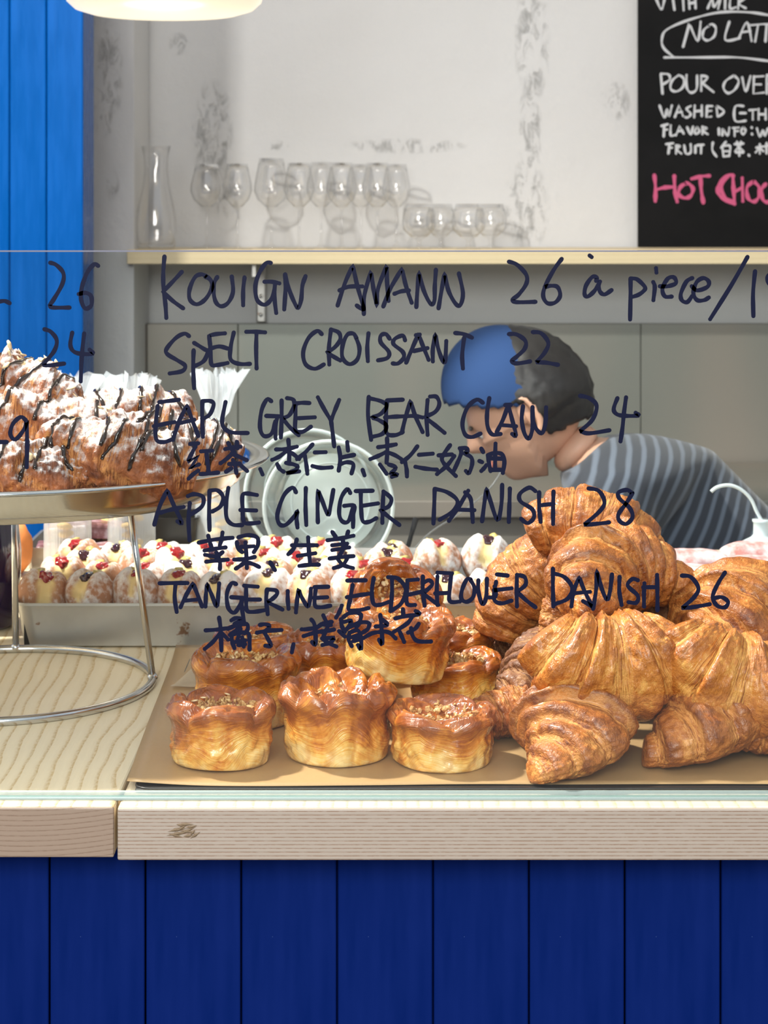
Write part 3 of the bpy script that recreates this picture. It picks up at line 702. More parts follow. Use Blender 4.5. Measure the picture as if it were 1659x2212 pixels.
for grp in CH:
    mb = MB(); strokes(mb, grp[0], T_[0], T_[1], T_[2], BY, .0052, jit=.25)
    mb.build('chalk_word', M['chalk'], bd, smooth=False, loc=loc)
for tx in PK:
    mb = MB(); strokes(mb, tx, T_[0], T_[1], T_[2], BY, .0085, jit=.25)
    mb.build('chalk_word', M['chalk_pink'], bd, smooth=False, loc=loc)['label'] = 'pink chalk word'

# ------------------------------------------------------------------ pendant lamp
lp = P(355, 38, 3.0)
lamp = empty('pendant_lamp', (lp.x, 3.0, lp.z))
tag(lamp, 'large cream pendant lamp glowing at the top left', 'lamp')
MB().lathe([(0, .002), (.06, .002), (.115, .006), (.138, .013), (.150, .024), (.158, .05), (.165, .10), (.160, .15), (.14, .19), (.10, .215), (.03, .225)], 64).build('lamp_shade', M['shade'], lamp)
MB().tube([(0, 0, .222), (0, 0, 3.0-lp.z)], .004, 8).build('cord', M['dark'], lamp)
MB().lathe([(0, .222), (.03, .222), (.03, .26), (.012, .28), (0, .28)], 20).build('cap', M['dark'], lamp)
pl = bpy.data.lights.new('lamp_bulb', 'POINT'); pl.energy = 2.5; pl.color = (1, .85, .62); pl.shadow_soft_size = .1
po = bpy.data.objects.new('lamp_bulb', pl); COL.objects.link(po); po.location = (lp.x, 3.0, lp.z-.12)
# ------------------------------------------------------------------ croissants
def frame_from(c, N):
    c = Vector(c).normalized(); N = Vector(N); N = (N-c*N.dot(c)).normalized(); s = c.cross(N)
    return Matrix((s, c, N)).transposed().to_4x4()       # columns: spine, convex side, top

def croissant_pts(L=.15, rmax=.036, bend=2.0, nb=4.0, seed=0, n=230, m=104, flat=.80, tip=.22, flap=.0, skew=.10, step=.13, rough=1.0, power=.72, zs=1.0, droop=0.0):
    """vertices in the local frame: x = spine, y = convex side, z = top"""
    rnd = random.Random(seed); Rr = L/bend; off = Rr*(1+math.cos(bend/2))/2
    edges = [0]; k = 0
    while edges[-1] < 1.25:
        edges.append(edges[-1]+(1/nb)*(1.15-.45*edges[-1])*rnd.uniform(.88, 1.14))
    offc = rnd.uniform(-.05, .05); so = Vector((seed*7.3, seed*2.1, seed*4.7))
    V, A = [], {'u': [], 'f': [], 'w': [], 'a': []}
    for i in range(n+1):
        s = i/n
        for j in range(m):
            th = 2*PI*j/m
            sgn = -1 if s < .5 else 1
            u = abs(2*s-1)
            uu = u + sgn*skew*math.sin(th+seed)*.5*(1-u) + .018*noise.noise(Vector((math.cos(th)*1.3, math.sin(th)*1.3, sgn*3+seed)))*2 + offc*sgn
            uu = max(0.0, min(1.2, abs(uu)))
            b = max(q for q in range(len(edges)-1) if edges[q] <= uu)
            f = (uu-edges[b])/(edges[b+1]-edges[b])
            ub = edges[b]*.55+uu*.45
            base = (max(0, 1-ub**2.1))**power*(1-tip)+tip
            base *= 1.0 if u < .93 else math.sqrt(max(0.0, 1-((u-.93)/.0701)**2))
            bul = 1+step*1.15*(1-f**9)*(.62+.38*f)-step*.62
            if flap and b == 0: bul += flap*(f**3)*(1-max(0, f-.93)/.07)*max(0, math.sin(th+.3))
            r = rmax*base*bul
            ph = (s-.5)*bend
            rad = Vector((math.sin(ph), math.cos(ph), 0))
            ctr = Vector((Rr*math.sin(ph), Rr*math.cos(ph)-off, -droop*(rmax-r)*flat*zs))
            q = Vector((s*5, math.cos(th)*1.1, math.sin(th)*1.1))+so
            r *= 1+rough*(.10*noise.noise(q*.9)+.045*noise.noise(q*3.1))
            q3 = Vector((s*26, math.cos(th)*5.5, math.sin(th)*5.5))+so
            r += rough*(.0017*noise.noise(q3)+.0007*noise.noise(q3*2.3))*min(1, base*2)
            r += .0006*noise.noise(Vector((s*150+2*noise.noise(q*2), th*.8, seed)))*(1 if (f < .32 or f > .9) else .25)
            sz = math.sin(th); fl = flat if sz < 0 else 1.0
            V.append(ctr+(rad*math.cos(th)+Vector((0, 0, 1))*sz*fl*zs)*r)
            A['u'].append(s); A['f'].append(f); A['a'].append(min(th, 2*PI-th)+seed)
            A['w'].append(max(0.0, min(1.0, (.30-f)/.16 if f < .5 else (f-.90)/.06)) * (1 if u < .97 else 0))
    F_ = []
    for i in range(n):
        for j in range(m):
            j2 = (j+1) % m
            F_.append((i*m+j, (i+1)*m+j, (i+1)*m+j2, i*m+j2))
    return V, F_, A

def croissant(label, pos, c, N, mat='croissant', group='croissants piled on the right of the parchment', name='croissant', **kw):
    V, F_, A = croissant_pts(**kw)
    M4 = frame_from(c, N)
    V = [M4 @ v for v in V]
    mb = MB(); mb.add(V, F_)
    o = mb.build(name, M[mat], attrs=A, loc=pos)
    tag(o, label, 'croissant', group)
    return o

PZ = CT+.0045       # top of the parchment
def rest(o, z):     # drop the object so that its lowest point touches z
    lo = min(v.co.z for v in o.data.vertices); o.location.z = z-lo

# front row on the paper
g = croissant('glossy croissant at the front of the pile, its blunt horn curling left toward the glass', P(1180, 1600, 1.722), (.97, .06, .02), (-.03, -.10, .99), seed=3, L=.172, rmax=.0520, bend=2.5, nb=4.2, flap=.22, tip=.27, step=.24, power=1.5, zs=.60, droop=.95, flat=.9); rest(g, PZ)
h = croissant('croissant low on the paper at the right, its pointed reddish horn to the left', P(1490, 1600, 1.760), (.86, -.42, .0), (-.05, -.12, .98), seed=11, L=.180, rmax=.0480, bend=2.5, nb=4.0, tip=.22, step=.18, flap=.10, power=1.3, zs=.70, droop=.95, flat=.9); rest(h, PZ)
# second tier
croissant('golden croissant in the middle of the pile with broad upright ridges', P(1316, 1402, 1.752), (.03, -.32, -.93), (0.08, -.93, .32), mat='croissant2', seed=5, L=.148, rmax=.0450, bend=1.9, nb=3.0, tip=.30, step=.30, flap=.24, flat=.9)
croissant('big ridged croissant leaning over the red-horned one at the right of the pile', P(1592, 1436, 1.745), (-.26, -.36, -.88), (.10, -.90, .36), mat='croissant2', seed=8, L=.152, rmax=.0405, bend=1.8, nb=2.9, tip=.28, step=.30, flap=.25, flat=.9)
# third tier
croissant('croissant high in the pile seen end on, its horn poking out to the right', P(1362, 1266, 1.855), (-.72, .60, .30), (.22, -.20, .95), seed=14, L=.215, rmax=.0455, bend=2.4, nb=4.2, tip=.22, step=.24, flap=.26, power=1.25, droop=.4, zs=.95)
croissant('large croissant at the right edge of the pile under the handwritten 26', P(1532, 1362, 1.885), (.90, -.38, .16), (-.18, -.10, .96), seed=21, L=.195, rmax=.0600, bend=2.3, nb=4.4, tip=.22, step=.18, flap=.12, power=1.25, droop=.8, zs=.92)
# top
croissant('topmost croissant of the pile with its blunt nose to the left', P(1283, 1168, 1.935), (.26, -.10, .95), (-.1, -1, .1), seed=17, L=.145, rmax=.0375, bend=1.5, nb=3.4, tip=.16, step=.22)
croissant('croissant behind the topmost one, sloping down to the left', P(1178, 1262, 1.985), (-.62, -.15, .76), (-.1, -.98, -.1), seed=26, L=.155, rmax=.039, bend=1.3, nb=3.0, tip=.34, step=.20)
# behind and between
croissant('slim upright horn of a croissant squeezed between the middle and the high ones', P(1218, 1335, 1.845), (-.93, .1, .2), (0, -1, .1), seed=31, L=.085, rmax=.017, bend=.9, nb=4, tip=.2, step=.15)
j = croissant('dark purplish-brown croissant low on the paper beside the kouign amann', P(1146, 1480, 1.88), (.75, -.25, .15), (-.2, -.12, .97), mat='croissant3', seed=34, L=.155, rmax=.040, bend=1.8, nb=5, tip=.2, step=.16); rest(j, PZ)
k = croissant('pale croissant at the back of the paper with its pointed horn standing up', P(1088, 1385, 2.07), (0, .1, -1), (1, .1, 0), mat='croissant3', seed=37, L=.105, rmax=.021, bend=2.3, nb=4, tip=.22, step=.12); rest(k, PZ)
q = croissant('small dark croissant half hidden between the front kouign amann and the front croissant', P(1118, 1590, 1.80), (-.2, .9, .1), (0, -.3, .9), mat='croissant', seed=41, L=.10, rmax=.024, bend=1.2, nb=4, tip=.3); rest(q, PZ)
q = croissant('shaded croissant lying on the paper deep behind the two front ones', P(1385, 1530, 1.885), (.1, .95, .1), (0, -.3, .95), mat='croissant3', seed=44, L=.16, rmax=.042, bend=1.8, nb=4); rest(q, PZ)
q = croissant('shaded croissant lying on the paper at the back right corner of the pile', P(1620, 1500, 1.93), (.1, .95, .1), (0, -.3, .95), mat='croissant', seed=47, L=.16, rmax=.044, bend=1.8, nb=4); rest(q, PZ)
q = croissant('croissant cut by the right edge of the photo, low beside the red-horned one', P(1690, 1560, 1.80), (.9, .1, .1), (0, -.3, .95), mat='croissant', seed=50, L=.15, rmax=.038, bend=1.8, nb=4); rest(q, PZ)
q = croissant('croissant whose tip alone enters the photo at the right edge near the glass', P(1712, 1640, 1.73), (.1, .95, .1), (0, -.3, .95), mat='croissant', seed=53, L=.125, rmax=.026, bend=1.5, nb=4); rest(q, PZ)
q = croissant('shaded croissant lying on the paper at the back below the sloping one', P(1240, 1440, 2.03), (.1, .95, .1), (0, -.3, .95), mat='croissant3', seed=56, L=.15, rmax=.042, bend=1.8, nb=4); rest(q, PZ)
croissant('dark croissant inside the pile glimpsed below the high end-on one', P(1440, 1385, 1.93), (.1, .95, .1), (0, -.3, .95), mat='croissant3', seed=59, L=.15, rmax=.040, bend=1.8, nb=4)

# ------------------------------------------------------------------ kouign amann
def kouign_pts(R0=.048, H=.06, seed=0, n=96, m=150, lobes=6, crater=.5, wob=1.0):
    rnd = random.Random(seed); so = Vector((seed*3.7, seed*5.1, seed*1.9)); tw = rnd.choice((-1, 1))*rnd.uniform(.5, .9)
    prof = [(0.0, .0), (.80, .0), (.90, .012), (.925, .05), (.93, .30), (.935, .50), (.95, .66), (1.0, .76), (1.045, .84), (1.045, .91), (.99, .98), (.88, 1.02), (.76, 1.0), (.64, .92), (crater, .80), (crater*.7, .74), (0, .72)]
    # resample the profile
    ln = [0]
    for a, b in zip(prof, prof[1:]): ln.append(ln[-1]+math.hypot((b[0]-a[0])*R0, (b[1]-a[1])*H))
    V, A = [], {'h': [], 'a': [], 'w': []}
    def at(d):
        for q in range(len(prof)-1):
            if d <= ln[q+1]+1e-9:
                t = (d-ln[q])/max(1e-9, ln[q+1]-ln[q]); t2 = t
                return [prof[q][k]+(prof[q+1][k]-prof[q][k])*t2 for k in (0, 1)]
        return prof[-1]
    lob = [2*PI*k/lobes+rnd.uniform(-.22, .22) for k in range(lobes)]
    amp = [rnd.uniform(.6, 1.3) for k in range(lobes)]
    for i in range(n+1):
        rr, zz = at(ln[-1]*i/n)
        top = max(0, min(1, (zz-.60)/.25)) if i < n*.86 else max(0, 1-(i-n*.86)/(n*.14))
        inner = max(0.0, min(1.0, (1.0-rr)/.5)) if i > n*.55 else 0
        for j in range(m):
            th = 2*PI*j/m
            ths = th+tw*inner
            # rolled lobes: rounded arches with sharp valleys between
            dmin = min(abs((ths-l+PI) % (2*PI)-PI) for l in lob)
            kk = min(range(lobes), key=lambda q_: abs((ths-lob[q_]+PI) % (2*PI)-PI))
            val = min(1.0, dmin/(PI/lobes)); arch = math.sqrt(max(0.0, 1-(1-val)**2.2))
            rimf = math.exp(-((rr-.84)/.27)**2)*top if i > n*.45 else 0
            z = zz*H + rimf*H*.26*(arch-.62)*amp[kk]
            r = rr*R0*(1+top*.07*(arch-.5))
            q = Vector((math.cos(th)*1.2, math.sin(th)*1.2, zz*1.3))+so
            side = max(0.0, math.sin(PI*min(1, max(0, zz/.7)))) if i < n*.6 else 0
            r *= 1+wob*(.05*noise.noise(q*.8)+side*.045*noise.noise(Vector((q.x*2.6, q.y*2.6, q.z*2.0))))
            r += wob*side*(.0042*abs(noise.noise(Vector((q.x*3.2+q.z*2, q.y*3.2, q.z*2.4+q.x*1.5))))+.0022*abs(noise.noise(Vector((q.x*7, q.y*7, q.z*5+q.x*4)))))
            r += top*.0010*noise.noise(Vector((math.cos(th)*7, math.sin(th)*7, rr*9))+so)
            # fold lines of the rolled layers
            z += rimf*.0009*math.sin(rr*48+th*lobes*.5+seed)
            V.append(Vector((r*math.cos(th), r*math.sin(th), z+.0012*noise.noise(q*2.0)*(1 if zz > .02 else 0))))
            A['h'].append(max(0, zz)); A['a'].append(th if th < PI else 2*PI-th); A['w'].append(rimf)
    lo = min(v.z for v in V)
    for v in V: v.z -= lo
    F_ = []
    for i in range(n):
        for j in range(m):
            j2 = (j+1) % m
            F_.append((i*m+j, i*m+j2, (i+1)*m+j2, (i+1)*m+j))
    return V, F_, A

def kouign_amann(label, pos, R0=.048, H=.06, seed=0, rot=(0, 0, 0), crumbs=1.0, lobes=6, crater=.5):
    V, F_, A = kouign_pts(R0, H, seed, lobes=lobes, crater=crater)
    mb = MB(); mb.add(V, F_)
    o = mb.build('kouign_amann', M['kouign'], attrs=A, loc=pos, rot=rot)
    tag(o, label, 'pastry', 'kouign amann stacked on the parchment')
    if crumbs:
        rnd = random.Random(seed+99); mb = MB()
        for i in range(int(150*crumbs)):
            a = rnd.uniform(0, 2*PI); r = R0*crater*1.25*math.sqrt(rnd.random())
            s = rnd.uniform(.0012, .0032)
            z = H*(.80+.15*(r/(R0*crater*1.25))**2)+rnd.uniform(0, .009)*(1-r/(R0*crater*1.4))
            e_ = Euler((rnd.uniform(0, 6), rnd.uniform(0, 6), 0)).to_matrix().to_4x4()
            mb.blob((r*math.cos(a), r*math.sin(a), z), s, s*rnd.uniform(.6, 1.2), s*rnd.uniform(.4, .9), .5, seed+i, 1, e_)
        tag(mb.build('crumble_topping', M['crumb'], o, smooth=False), kind='stuff')
        for i in range(5):
            a = rnd.uniform(0, 2*PI); r = R0*rnd.uniform(.3, .8)
            mb = MB(); mb.blob((0, 0, 0), .0042, .0026, .0009, .2, i, 1)
            mb.build('oat_flake', M['almond'], o, loc=(r*math.cos(a), r*math.sin(a), H*(.84+.14*r/R0)+.002), rot=(rnd.uniform(-.5, .5), rnd.uniform(-.5, .5), rnd.uniform(0, 3)))
    return o
def on_paper(px, yb, R0):      # centre of a round base whose front edge is seen at row yb
    Yf = (EYE-PZ)*F/(yb-HZ); return Vector(((px-829.5)/F*(Yf+R0), Yf+R0*.93, PZ))
kouign_amann('leftmost front kouign amann with oat crumble in its sunken top', on_paper(476, 1670, .0455), .0465, .0505, 1, rot=(.03, 0, 2.2))
kouign_amann('tall middle front kouign amann with a crown of thick twisted folds', on_paper(728, 1662, .050), .0495, .0605, 12, rot=(0, 0, .4), crumbs=.25, lobes=9, crater=.34)
kouign_amann('low front kouign amann at the right, next to the croissants', on_paper(954, 1672, .047), .0475, .0445, 23, rot=(.02, .0, 1.1), lobes=5, crumbs=.6)
kouign_amann('kouign amann right behind the leftmost front one, heaped with crumble', on_paper(532, 1583, .050), .0500, .0625, 34, rot=(0, 0, .9))
kouign_amann('rearmost kouign amann of the left column', on_paper(562, 1505, .046), .0450, .0530, 45, rot=(0, 0, 2.9))
kouign_amann('kouign amann half hidden behind the tall middle front one', on_paper(712, 1530, .046), .0445, .0560, 56, rot=(0, 0, .2))
kouign_amann('kouign amann at the back under the one tilted upright', on_paper(800, 1478, .046), .0460, .0600, 67, rot=(0, 0, 1.7))
kouign_amann('kouign amann on the paper behind the low front one', on_paper(982, 1532, .046), .0460, .0410, 78, rot=(0, 0, 2.3))
kouign_amann('rearmost kouign amann at the right, mostly hidden', on_paper(985, 1490, .044), .0400, .0530, 89, rot=(0, 0, .6))
p = P(849, 1462, 1.835)
kouign_amann('pale golden kouign amann stacked on top of the others in the middle', (p.x, p.y, CT+.0575), .0495, .0560, 90, rot=(.12, .10, .8), crumbs=.5, lobes=6, crater=.42)
p = P(838, 1318, 1.940)
kouign_amann('uppermost kouign amann tipped toward the glass to show its crumble centre', (p.x-.002, p.y+.020, p.z-.018), .0480, .0470, 103, rot=(.95, .05, .3), crumbs=1.3, crater=.56)

# ------------------------------------------------------------------ black tray and parchment
tr = empty('black_tray', (.25, 1.92, CT))
tag(tr, 'thin black baking tray under the brown parchment', 'tray')
tx0, tx1, ty0, ty1 = P(292, 0, 1.65).x, .62, 1.6465, 2.16
MB().box(tx0, tx1, ty0, ty1, CT+.0002, CT+.0030).build('tray_plate', M['black_metal'], tr, smooth=False, bevel=.0012, loc=(-.25, -1.92, -CT))
rim = []
for (cx, cy, a0) in ((tx0+.012, ty0+.012, PI), (tx1-.012, ty0+.012, 1.5*PI), (tx1-.012, ty1-.012, 0), (tx0+.012, ty1-.012, .5*PI)):
    rim += [(cx+.012*math.cos(a0+PI/2*k/5), cy+.012*math.sin(a0+PI/2*k/5), CT+.0032) for k in range(6)]
MB().tube(rim, .0011, 8, closed=True).build('tray_rim', M['black_metal'], tr, loc=(-.25, -1.92, -CT))
mb = MB(); n, m = 60, 44; vs = []
A0, A1 = P(275, 1689, 1.658), P(380, 1408, 2.165)
for j in range(m+1):
    for i in range(n+1):
        a, b = i/n, j/m
        x = (A0.x*(1-b)+A1.x*b)*(1-a)+.60*a+.006*a*b; y = (1.657-.006*math.exp(-((a-.16)/.12)**2))*(1-b)+2.165*b
        z = CT+.0041+.0006*noise.noise(Vector((x*9, y*9, 2)))
        edge = max(0, 1-a/.10); z += edge**2*.0035*(.6+.6*math.sin(b*5+.4)); z += max(0, (b-.9)/.1)**2*.004
        z = max(z, CT+.0038)
        vs.append((x, y, z))
fs = [(j*(n+1)+i, j*(n+1)+i+1, (j+1)*(n+1)+i+1, (j+1)*(n+1)+i) for j in range(m) for i in range(n)]
mb.add(vs, fs); o = mb.build('parchment_paper', M['paper'])
so = o.modifiers.new('thick', 'SOLIDIFY'); so.thickness = .0003; so.offset = -1
tag(o, 'brown baking parchment spread over the black tray below the pastries', 'baking paper')
mb = MB(); vs = []; n = 14
for j in range(n+1):
    for i in range(n+1):
        a, b = i/n, j/n; c0 = P(372, 1478, 2.0); c1 = P(450, 1428, 2.12)
        x = c0.x+(.050)*a+.02*b; y = 1.98+.125*b; z = CT+.0062+.004*noise.noise(Vector((x*30, y*30, 1)))+.006*max(0, a-.6)
        vs.append((x, y, max(z, CT+.0060)))
mb.add(vs, [(j*(n+1)+i, j*(n+1)+i+1, (j+1)*(n+1)+i+1, (j+1)*(n+1)+i) for j in range(n) for i in range(n)])
tag(mb.build('waxed_paper', M['wax']), 'scrap of translucent waxed paper at the back left corner of the parchment', 'paper')

# ------------------------------------------------------------------ donut tray
dt = empty('baking_pan', (-.12, 2.36, CT))
tag(dt, 'stained aluminium baking pan full of powdered filled buns', 'baking pan')
X0, X1, Y0, Y1, HH = P(43, 0, 2.187).x, P(43, 0, 2.187).x+.60, 2.187, 2.535, .050
def pan(parent, X0, X1, Y0, Y1, H, z0, mat, loc, flare=.008, r=.02, name='pan_body'):
    def loop(x0, x1, y0, y1, r, z):
        out = []
        for (cx, cy, a0) in ((x1-r, y1-r, 0), (x0+r, y1-r, PI/2), (x0+r, y0+r, PI), (x1-r, y0+r, 1.5*PI)):
            out += [(cx+r*math.cos(a0+PI/2*k/6), cy+r*math.sin(a0+PI/2*k/6), z) for k in range(7)]
        return out
    f = flare
    L = [loop(X0+.004, X1-.004, Y0+.004, Y1-.004, r, z0), loop(X0+.001, X1-.001, Y0+.001, Y1-.001, r, z0+.002), loop(X0-f*.6, X1+f*.6, Y0-f*.3, Y1+f*.3, r, z0+H*.8), loop(X0-f, X1+f, Y0-f*.5, Y1+f*.5, r, z0+H),
         loop(X0-f-.003, X1+f+.003, Y0-f*.5-.003, Y1+f*.5+.003, r+.002, z0+H-.0015), loop(X0-f-.003, X1+f+.003, Y0-f*.5-.003, Y1+f*.5+.003, r+.002, z0+H+.0015), loop(X0-f+.001, X1+f-.001, Y0-f*.5+.001, Y1+f*.5-.001, r, z0+H+.001), loop(X0+.002, X1-.002, Y0+.002, Y1-.002, r, z0+.0022)]
    mb = MB(); k = len(L[0]); vs = [v for l in L for v in l]
    fs = [(a*k+i, a*k+(i+1) % k, (a+1)*k+(i+1) % k, (a+1)*k+i) for a in range(len(L)-1) for i in range(k)]
    fs += [tuple(range(k-1, -1, -1)), tuple((len(L)-1)*k+i for i in range(k))]
    mb.add(vs, fs); o = mb.build(name, mat, parent, smooth=True, loc=loc)
    md = o.modifiers.new('e', 'EDGE_SPLIT'); md.split_angle = .7
    return o
lc = tuple(-v for v in dt.location)
pan(dt, X0, X1, Y0, Y1, HH, CT+.0004, M['alu'], lc)
# dark lining seen at the right end of the pan
MB().box(X0+.004, X1-.004, Y0+.004, Y1-.004, CT+.003, CT+.030).build('pan_liner', M['black_metal'], dt, smooth=False, loc=lc)

def donut_mesh(seed, openk):
    rnd = random.Random(seed); so = Vector((seed*2.7, seed*1.1, 5)); V, w = [], []
    n, m = 34, 44; r0 = .0275
    for i in range(n+1):
        ph = PI*i/n
        for j in range(m):
            th = 2*PI*j/m
            d = Vector((math.sin(ph)*math.cos(th), math.sin(ph)*math.sin(th), math.cos(ph)))
            sh = Vector((d.x*r0*1.06, d.y*r0*1.0, d.z*r0*1.02))
            k = 1+.07*noise.noise(d*1.5+so)+.025*noise.noise(d*5+so)
            # the slit: a wedge along the y axis, open at the top and down the front
            ang = math.atan2(d.z, -d.y)                     # 0 = front, pi/2 = top
            hz = max(0.0, 1-max(0, (-.35*openk+ -ang)/.5)) if ang > -.9 else 0
            hz = max(0.0, min(1.0, (ang+.55*openk)/.5))*max(0.0, min(1.0, (2.5-ang)/.5))
            wd = .24*openk
            g_ = math.exp(-(d.x/wd)**2)*hz
            k -= .24*g_
            sh *= k
            sh.x += (1 if d.x > 0 else -1)*.0025*math.exp(-((abs(d.x)-wd*1.2)/.25)**2)*hz
            V.append((sh.x, sh.y, max(sh.z, -r0*.80)+r0*.80)); w.append(max(0.0, min(1.0, (g_-.42)/.2)))
    F_ = []
    for i in range(n):
        for j in range(m):
            j2 = (j+1) % m; F_.append((i*m+j, (i+1)*m+j, (i+1)*m+j2, i*m+j2))
    return V, F_, w
DP = []
for s_, op in enumerate((1.0, .75, 1.25, .9, .6)):
    V, F_, w = donut_mesh(s_*3+1, op); mb = MB(); mb.add(V, F_)
    o = mb.build('filled_bun', M['donut'], attrs={'w': w}); z = .043
    mb = MB(); mb.blob((0, -.002, z-.002), .0085, .012, .006, .25, s_, 3); mb.blob((.006, -.008, z-.004), .006, .006, .006, .2, s_+5, 2)
    mb.build('jam', M['jam'] if s_ % 2 == 0 else M['jam_dark'], o)
    mb = MB(); mb.blob((-.006*(-1)**s_, .006, z+.001), .006, .008, .0045, .35, s_+2, 2); mb.build('nut_cream', M['nut'], o)
    DP.append(o)
used = set()
def put_donut(x, y, z, i, rnd, label):
    k = rnd.randrange(len(DP)); src = DP[k]
    o = src if k not in used else copy_tree(src)
    used.add(k)
    o.location = (x, y, z); o.rotation_euler = (rnd.uniform(-.12, .12), rnd.uniform(-.12, .12), rnd.uniform(-.45, .45)); s = rnd.uniform(.98, 1.08)
    o.scale = (s, s, s*rnd.uniform(1.0, 1.12))
    tag(o, label, 'bun', 'powdered filled buns in the aluminium pan')
rnd = random.Random(5)
F0 = [89, 189, 290, 386, 481, 574, 669, 765, 866, 968, 1063]
desc_f = ['browned bun at the left end of the front row', 'front-row bun with a wide cream slit, left of the thin stand leg', 'front-row bun right beside the thin stand leg', 'front-row bun with red jam above the T of tangerine', 'front-row bun below the Chinese word for apple', 'front-row bun between the apple and ginger words', 'front-row bun under the ginger word', 'front-row bun left of the uppermost kouign amann', 'front-row bun hidden behind the uppermost kouign amann', 'front-row bun right of the uppermost kouign amann', 'rightmost front-row bun touching the sloping croissant']
i = 0
ZB = CT+.0302
rows = [(2.225, F0, desc_f),
        (2.292, [140, 222, 318, 408, 500, 590, 684, 775, 870], None),
        (2.360, [190, 300, 380, 470, 566, 640, 740, 830], None),
        (2.428, [176, 262, 352, 442, 520, 600, 700, 845, 945, 1045], None)]
names = ['second', 'third', 'rearmost']
for ri, (Y, xs_, ds) in enumerate(rows):
    for c_, px in enumerate(xs_):
        Yj = Y+rnd.uniform(-.004, .004)
        lb = ds[c_] if ds else 'powdered bun in the %s row, %s' % (names[ri-1], ('leftmost' if c_ == 0 else 'rightmost' if c_ == len(xs_)-1 else '%s from the left' % ['', 'second', 'third', 'fourth', 'fifth', 'sixth', 'seventh', 'eighth', 'ninth'][c_]))
        zz = ZB
        put_donut((px-829.5)/F*Yj, Yj, ZB if ri == 0 else zz, i, rnd, lb); i += 1

# ------------------------------------------------------------------ wire stand and dish
sc = Vector(((5-829.5)/F*2.01, 2.01, CT)); RR = .155
st = empty('serving_dish', tuple(sc)); tag(st, 'large round steel dish on a wire ring stand, heaped with almond croissants', 'serving dish')
ring = [(RR*math.cos(2*PI*k/96), RR*math.sin(2*PI*k/96), .0044) for k in range(96)]
MB().tube(ring, .0043, 12, closed=True).build('base_ring', M['wire'], st)
DZ = EYE-.2572-CT           # rim height above the counter
for a in (-1.47, .10, 1.67, 3.24):
    b = Vector((RR*math.cos(a), RR*math.sin(a), .006)); dr = .128
    t_ = Vector((dr*math.cos(a), dr*math.sin(a), DZ-.030))
    if a == -1.47: t_ = Vector((b.x*1.0, -dr, DZ-.030))
    MB().tube([b, b*.5+t_*.5, t_], .0036, 12).build('leg', M['wire'], st)
    MB().blob(tuple(b), .0058, .0058, .0055, 0, 0, 2).build('weld', M['wire'], st)
RD = .2735
MB().lathe([(0, DZ-.037), (RD*.72, DZ-.037), (RD*.83, DZ-.033), (RD*.895, DZ-.018), (RD*.915, DZ-.004), (RD*.935, DZ-.001), (RD*.985, DZ+.0015), (RD, DZ-.0005), (RD*.995, DZ-.003), (RD*.985, DZ-.0005),
            (RD*.935, DZ-.0035), (RD*.925, DZ-.006), (RD*.905, DZ-.020), (RD*.838, DZ-.035), (RD*.725, DZ-.0395), (0, DZ-.0395)][::-1], 128).build('dish', M['chrome'], st, loc=(.004, 0, 0))

def almond_croissant(label, px, py, Y, yaw, L=.15, rmax=.04, seed=0, bend=.7, roll=0.0, pitch=0.0, flakes=10, drizzle=5, c=None, N=None, nb=2.3, flat=.85):
    kw = dict(L=L, rmax=rmax, bend=bend, nb=nb, seed=seed, tip=.40, step=.24, n=150, m=60, flat=flat, rough=2.1, flap=.22, skew=1.1)
    V, F_, A = croissant_pts(**kw)
    E = Euler((roll, pitch, yaw)).to_matrix().to_4x4()
    M4 = E @ Matrix.Rotation(PI, 4, 'Z')
    V = [M4 @ v for v in V]
    mb = MB(); mb.add(V, F_); o = mb.build('almond_croissant', M['almond_cr'], attrs=A, loc=P(px, py, Y))
    tag(o, label, 'pastry', 'almond croissants heaped in the steel dish')
    rnd = random.Random(seed+5); n, m = 150, 60
    def surf(i, j): return V[max(0, min(n, int(i)))*m+int(j) % m]
    def up(i): # index of the highest vertex in a ring
        return max(range(m), key=lambda j: surf(i, j).z)
    if drizzle:
        for d in range(drizzle):
            i0 = 14+(n-28)*(d+.5)/drizzle; pts = []
            ju = up(i0)
            for k in range(26):
                t_ = k/25; jj = ju+(t_-.5)*m*.46; ii = i0+6*math.sin(t_*5+d)+(t_-.5)*10*(-1)**d
                a = surf(ii, math.floor(jj)); b = surf(ii, math.floor(jj)+1); fr = jj-math.floor(jj)
                v = a*(1-fr)+b*fr
                cen = sum((surf(ii, q_*m/8) for q_ in range(8)), Vector())/8
                pts.append(v+(v-cen).normalized()*.0007)
            rad = [.0011+.0014*abs(math.sin(k*.55+d*1.7)) for k in range(26)]; rad[-1] = .0022; rad[-2] = .0026
            MB().tube(pts, rad, 8).build('chocolate_line', M['choc'], o)
    for k in range(flakes):
        ii = rnd.randint(14, n-14); jj = up(ii)+rnd.randint(-9, 9); v = surf(ii, jj)
        nn = (surf(ii+1, jj)-surf(ii-1, jj)).cross(surf(ii, jj+1)-surf(ii, jj-1)).normalized()
        cen = sum((surf(ii, q_*m/8) for q_ in range(8)), Vector())/8
        if nn.dot(v-cen) < 0: nn = -nn
        mb = MB(); mb.blob((0, 0, 0), rnd.uniform(.0045, .0075), rnd.uniform(.003, .0045), .0006, .12, k, 1)
        e_ = (nn+Vector((rnd.uniform(-.4, .4), rnd.uniform(-.4, .4), .2))).to_track_quat('Z', 'X').to_euler()
        mb.build('almond_flake', M['almond'], o, loc=v+nn*.0010, rot=e_)
    return o
almond_croissant('almond croissant crowning the heap at the far left edge', 55, 862, 1.975, -.35, L=.13, rmax=.038, seed=71, pitch=.28, flakes=26, drizzle=4)
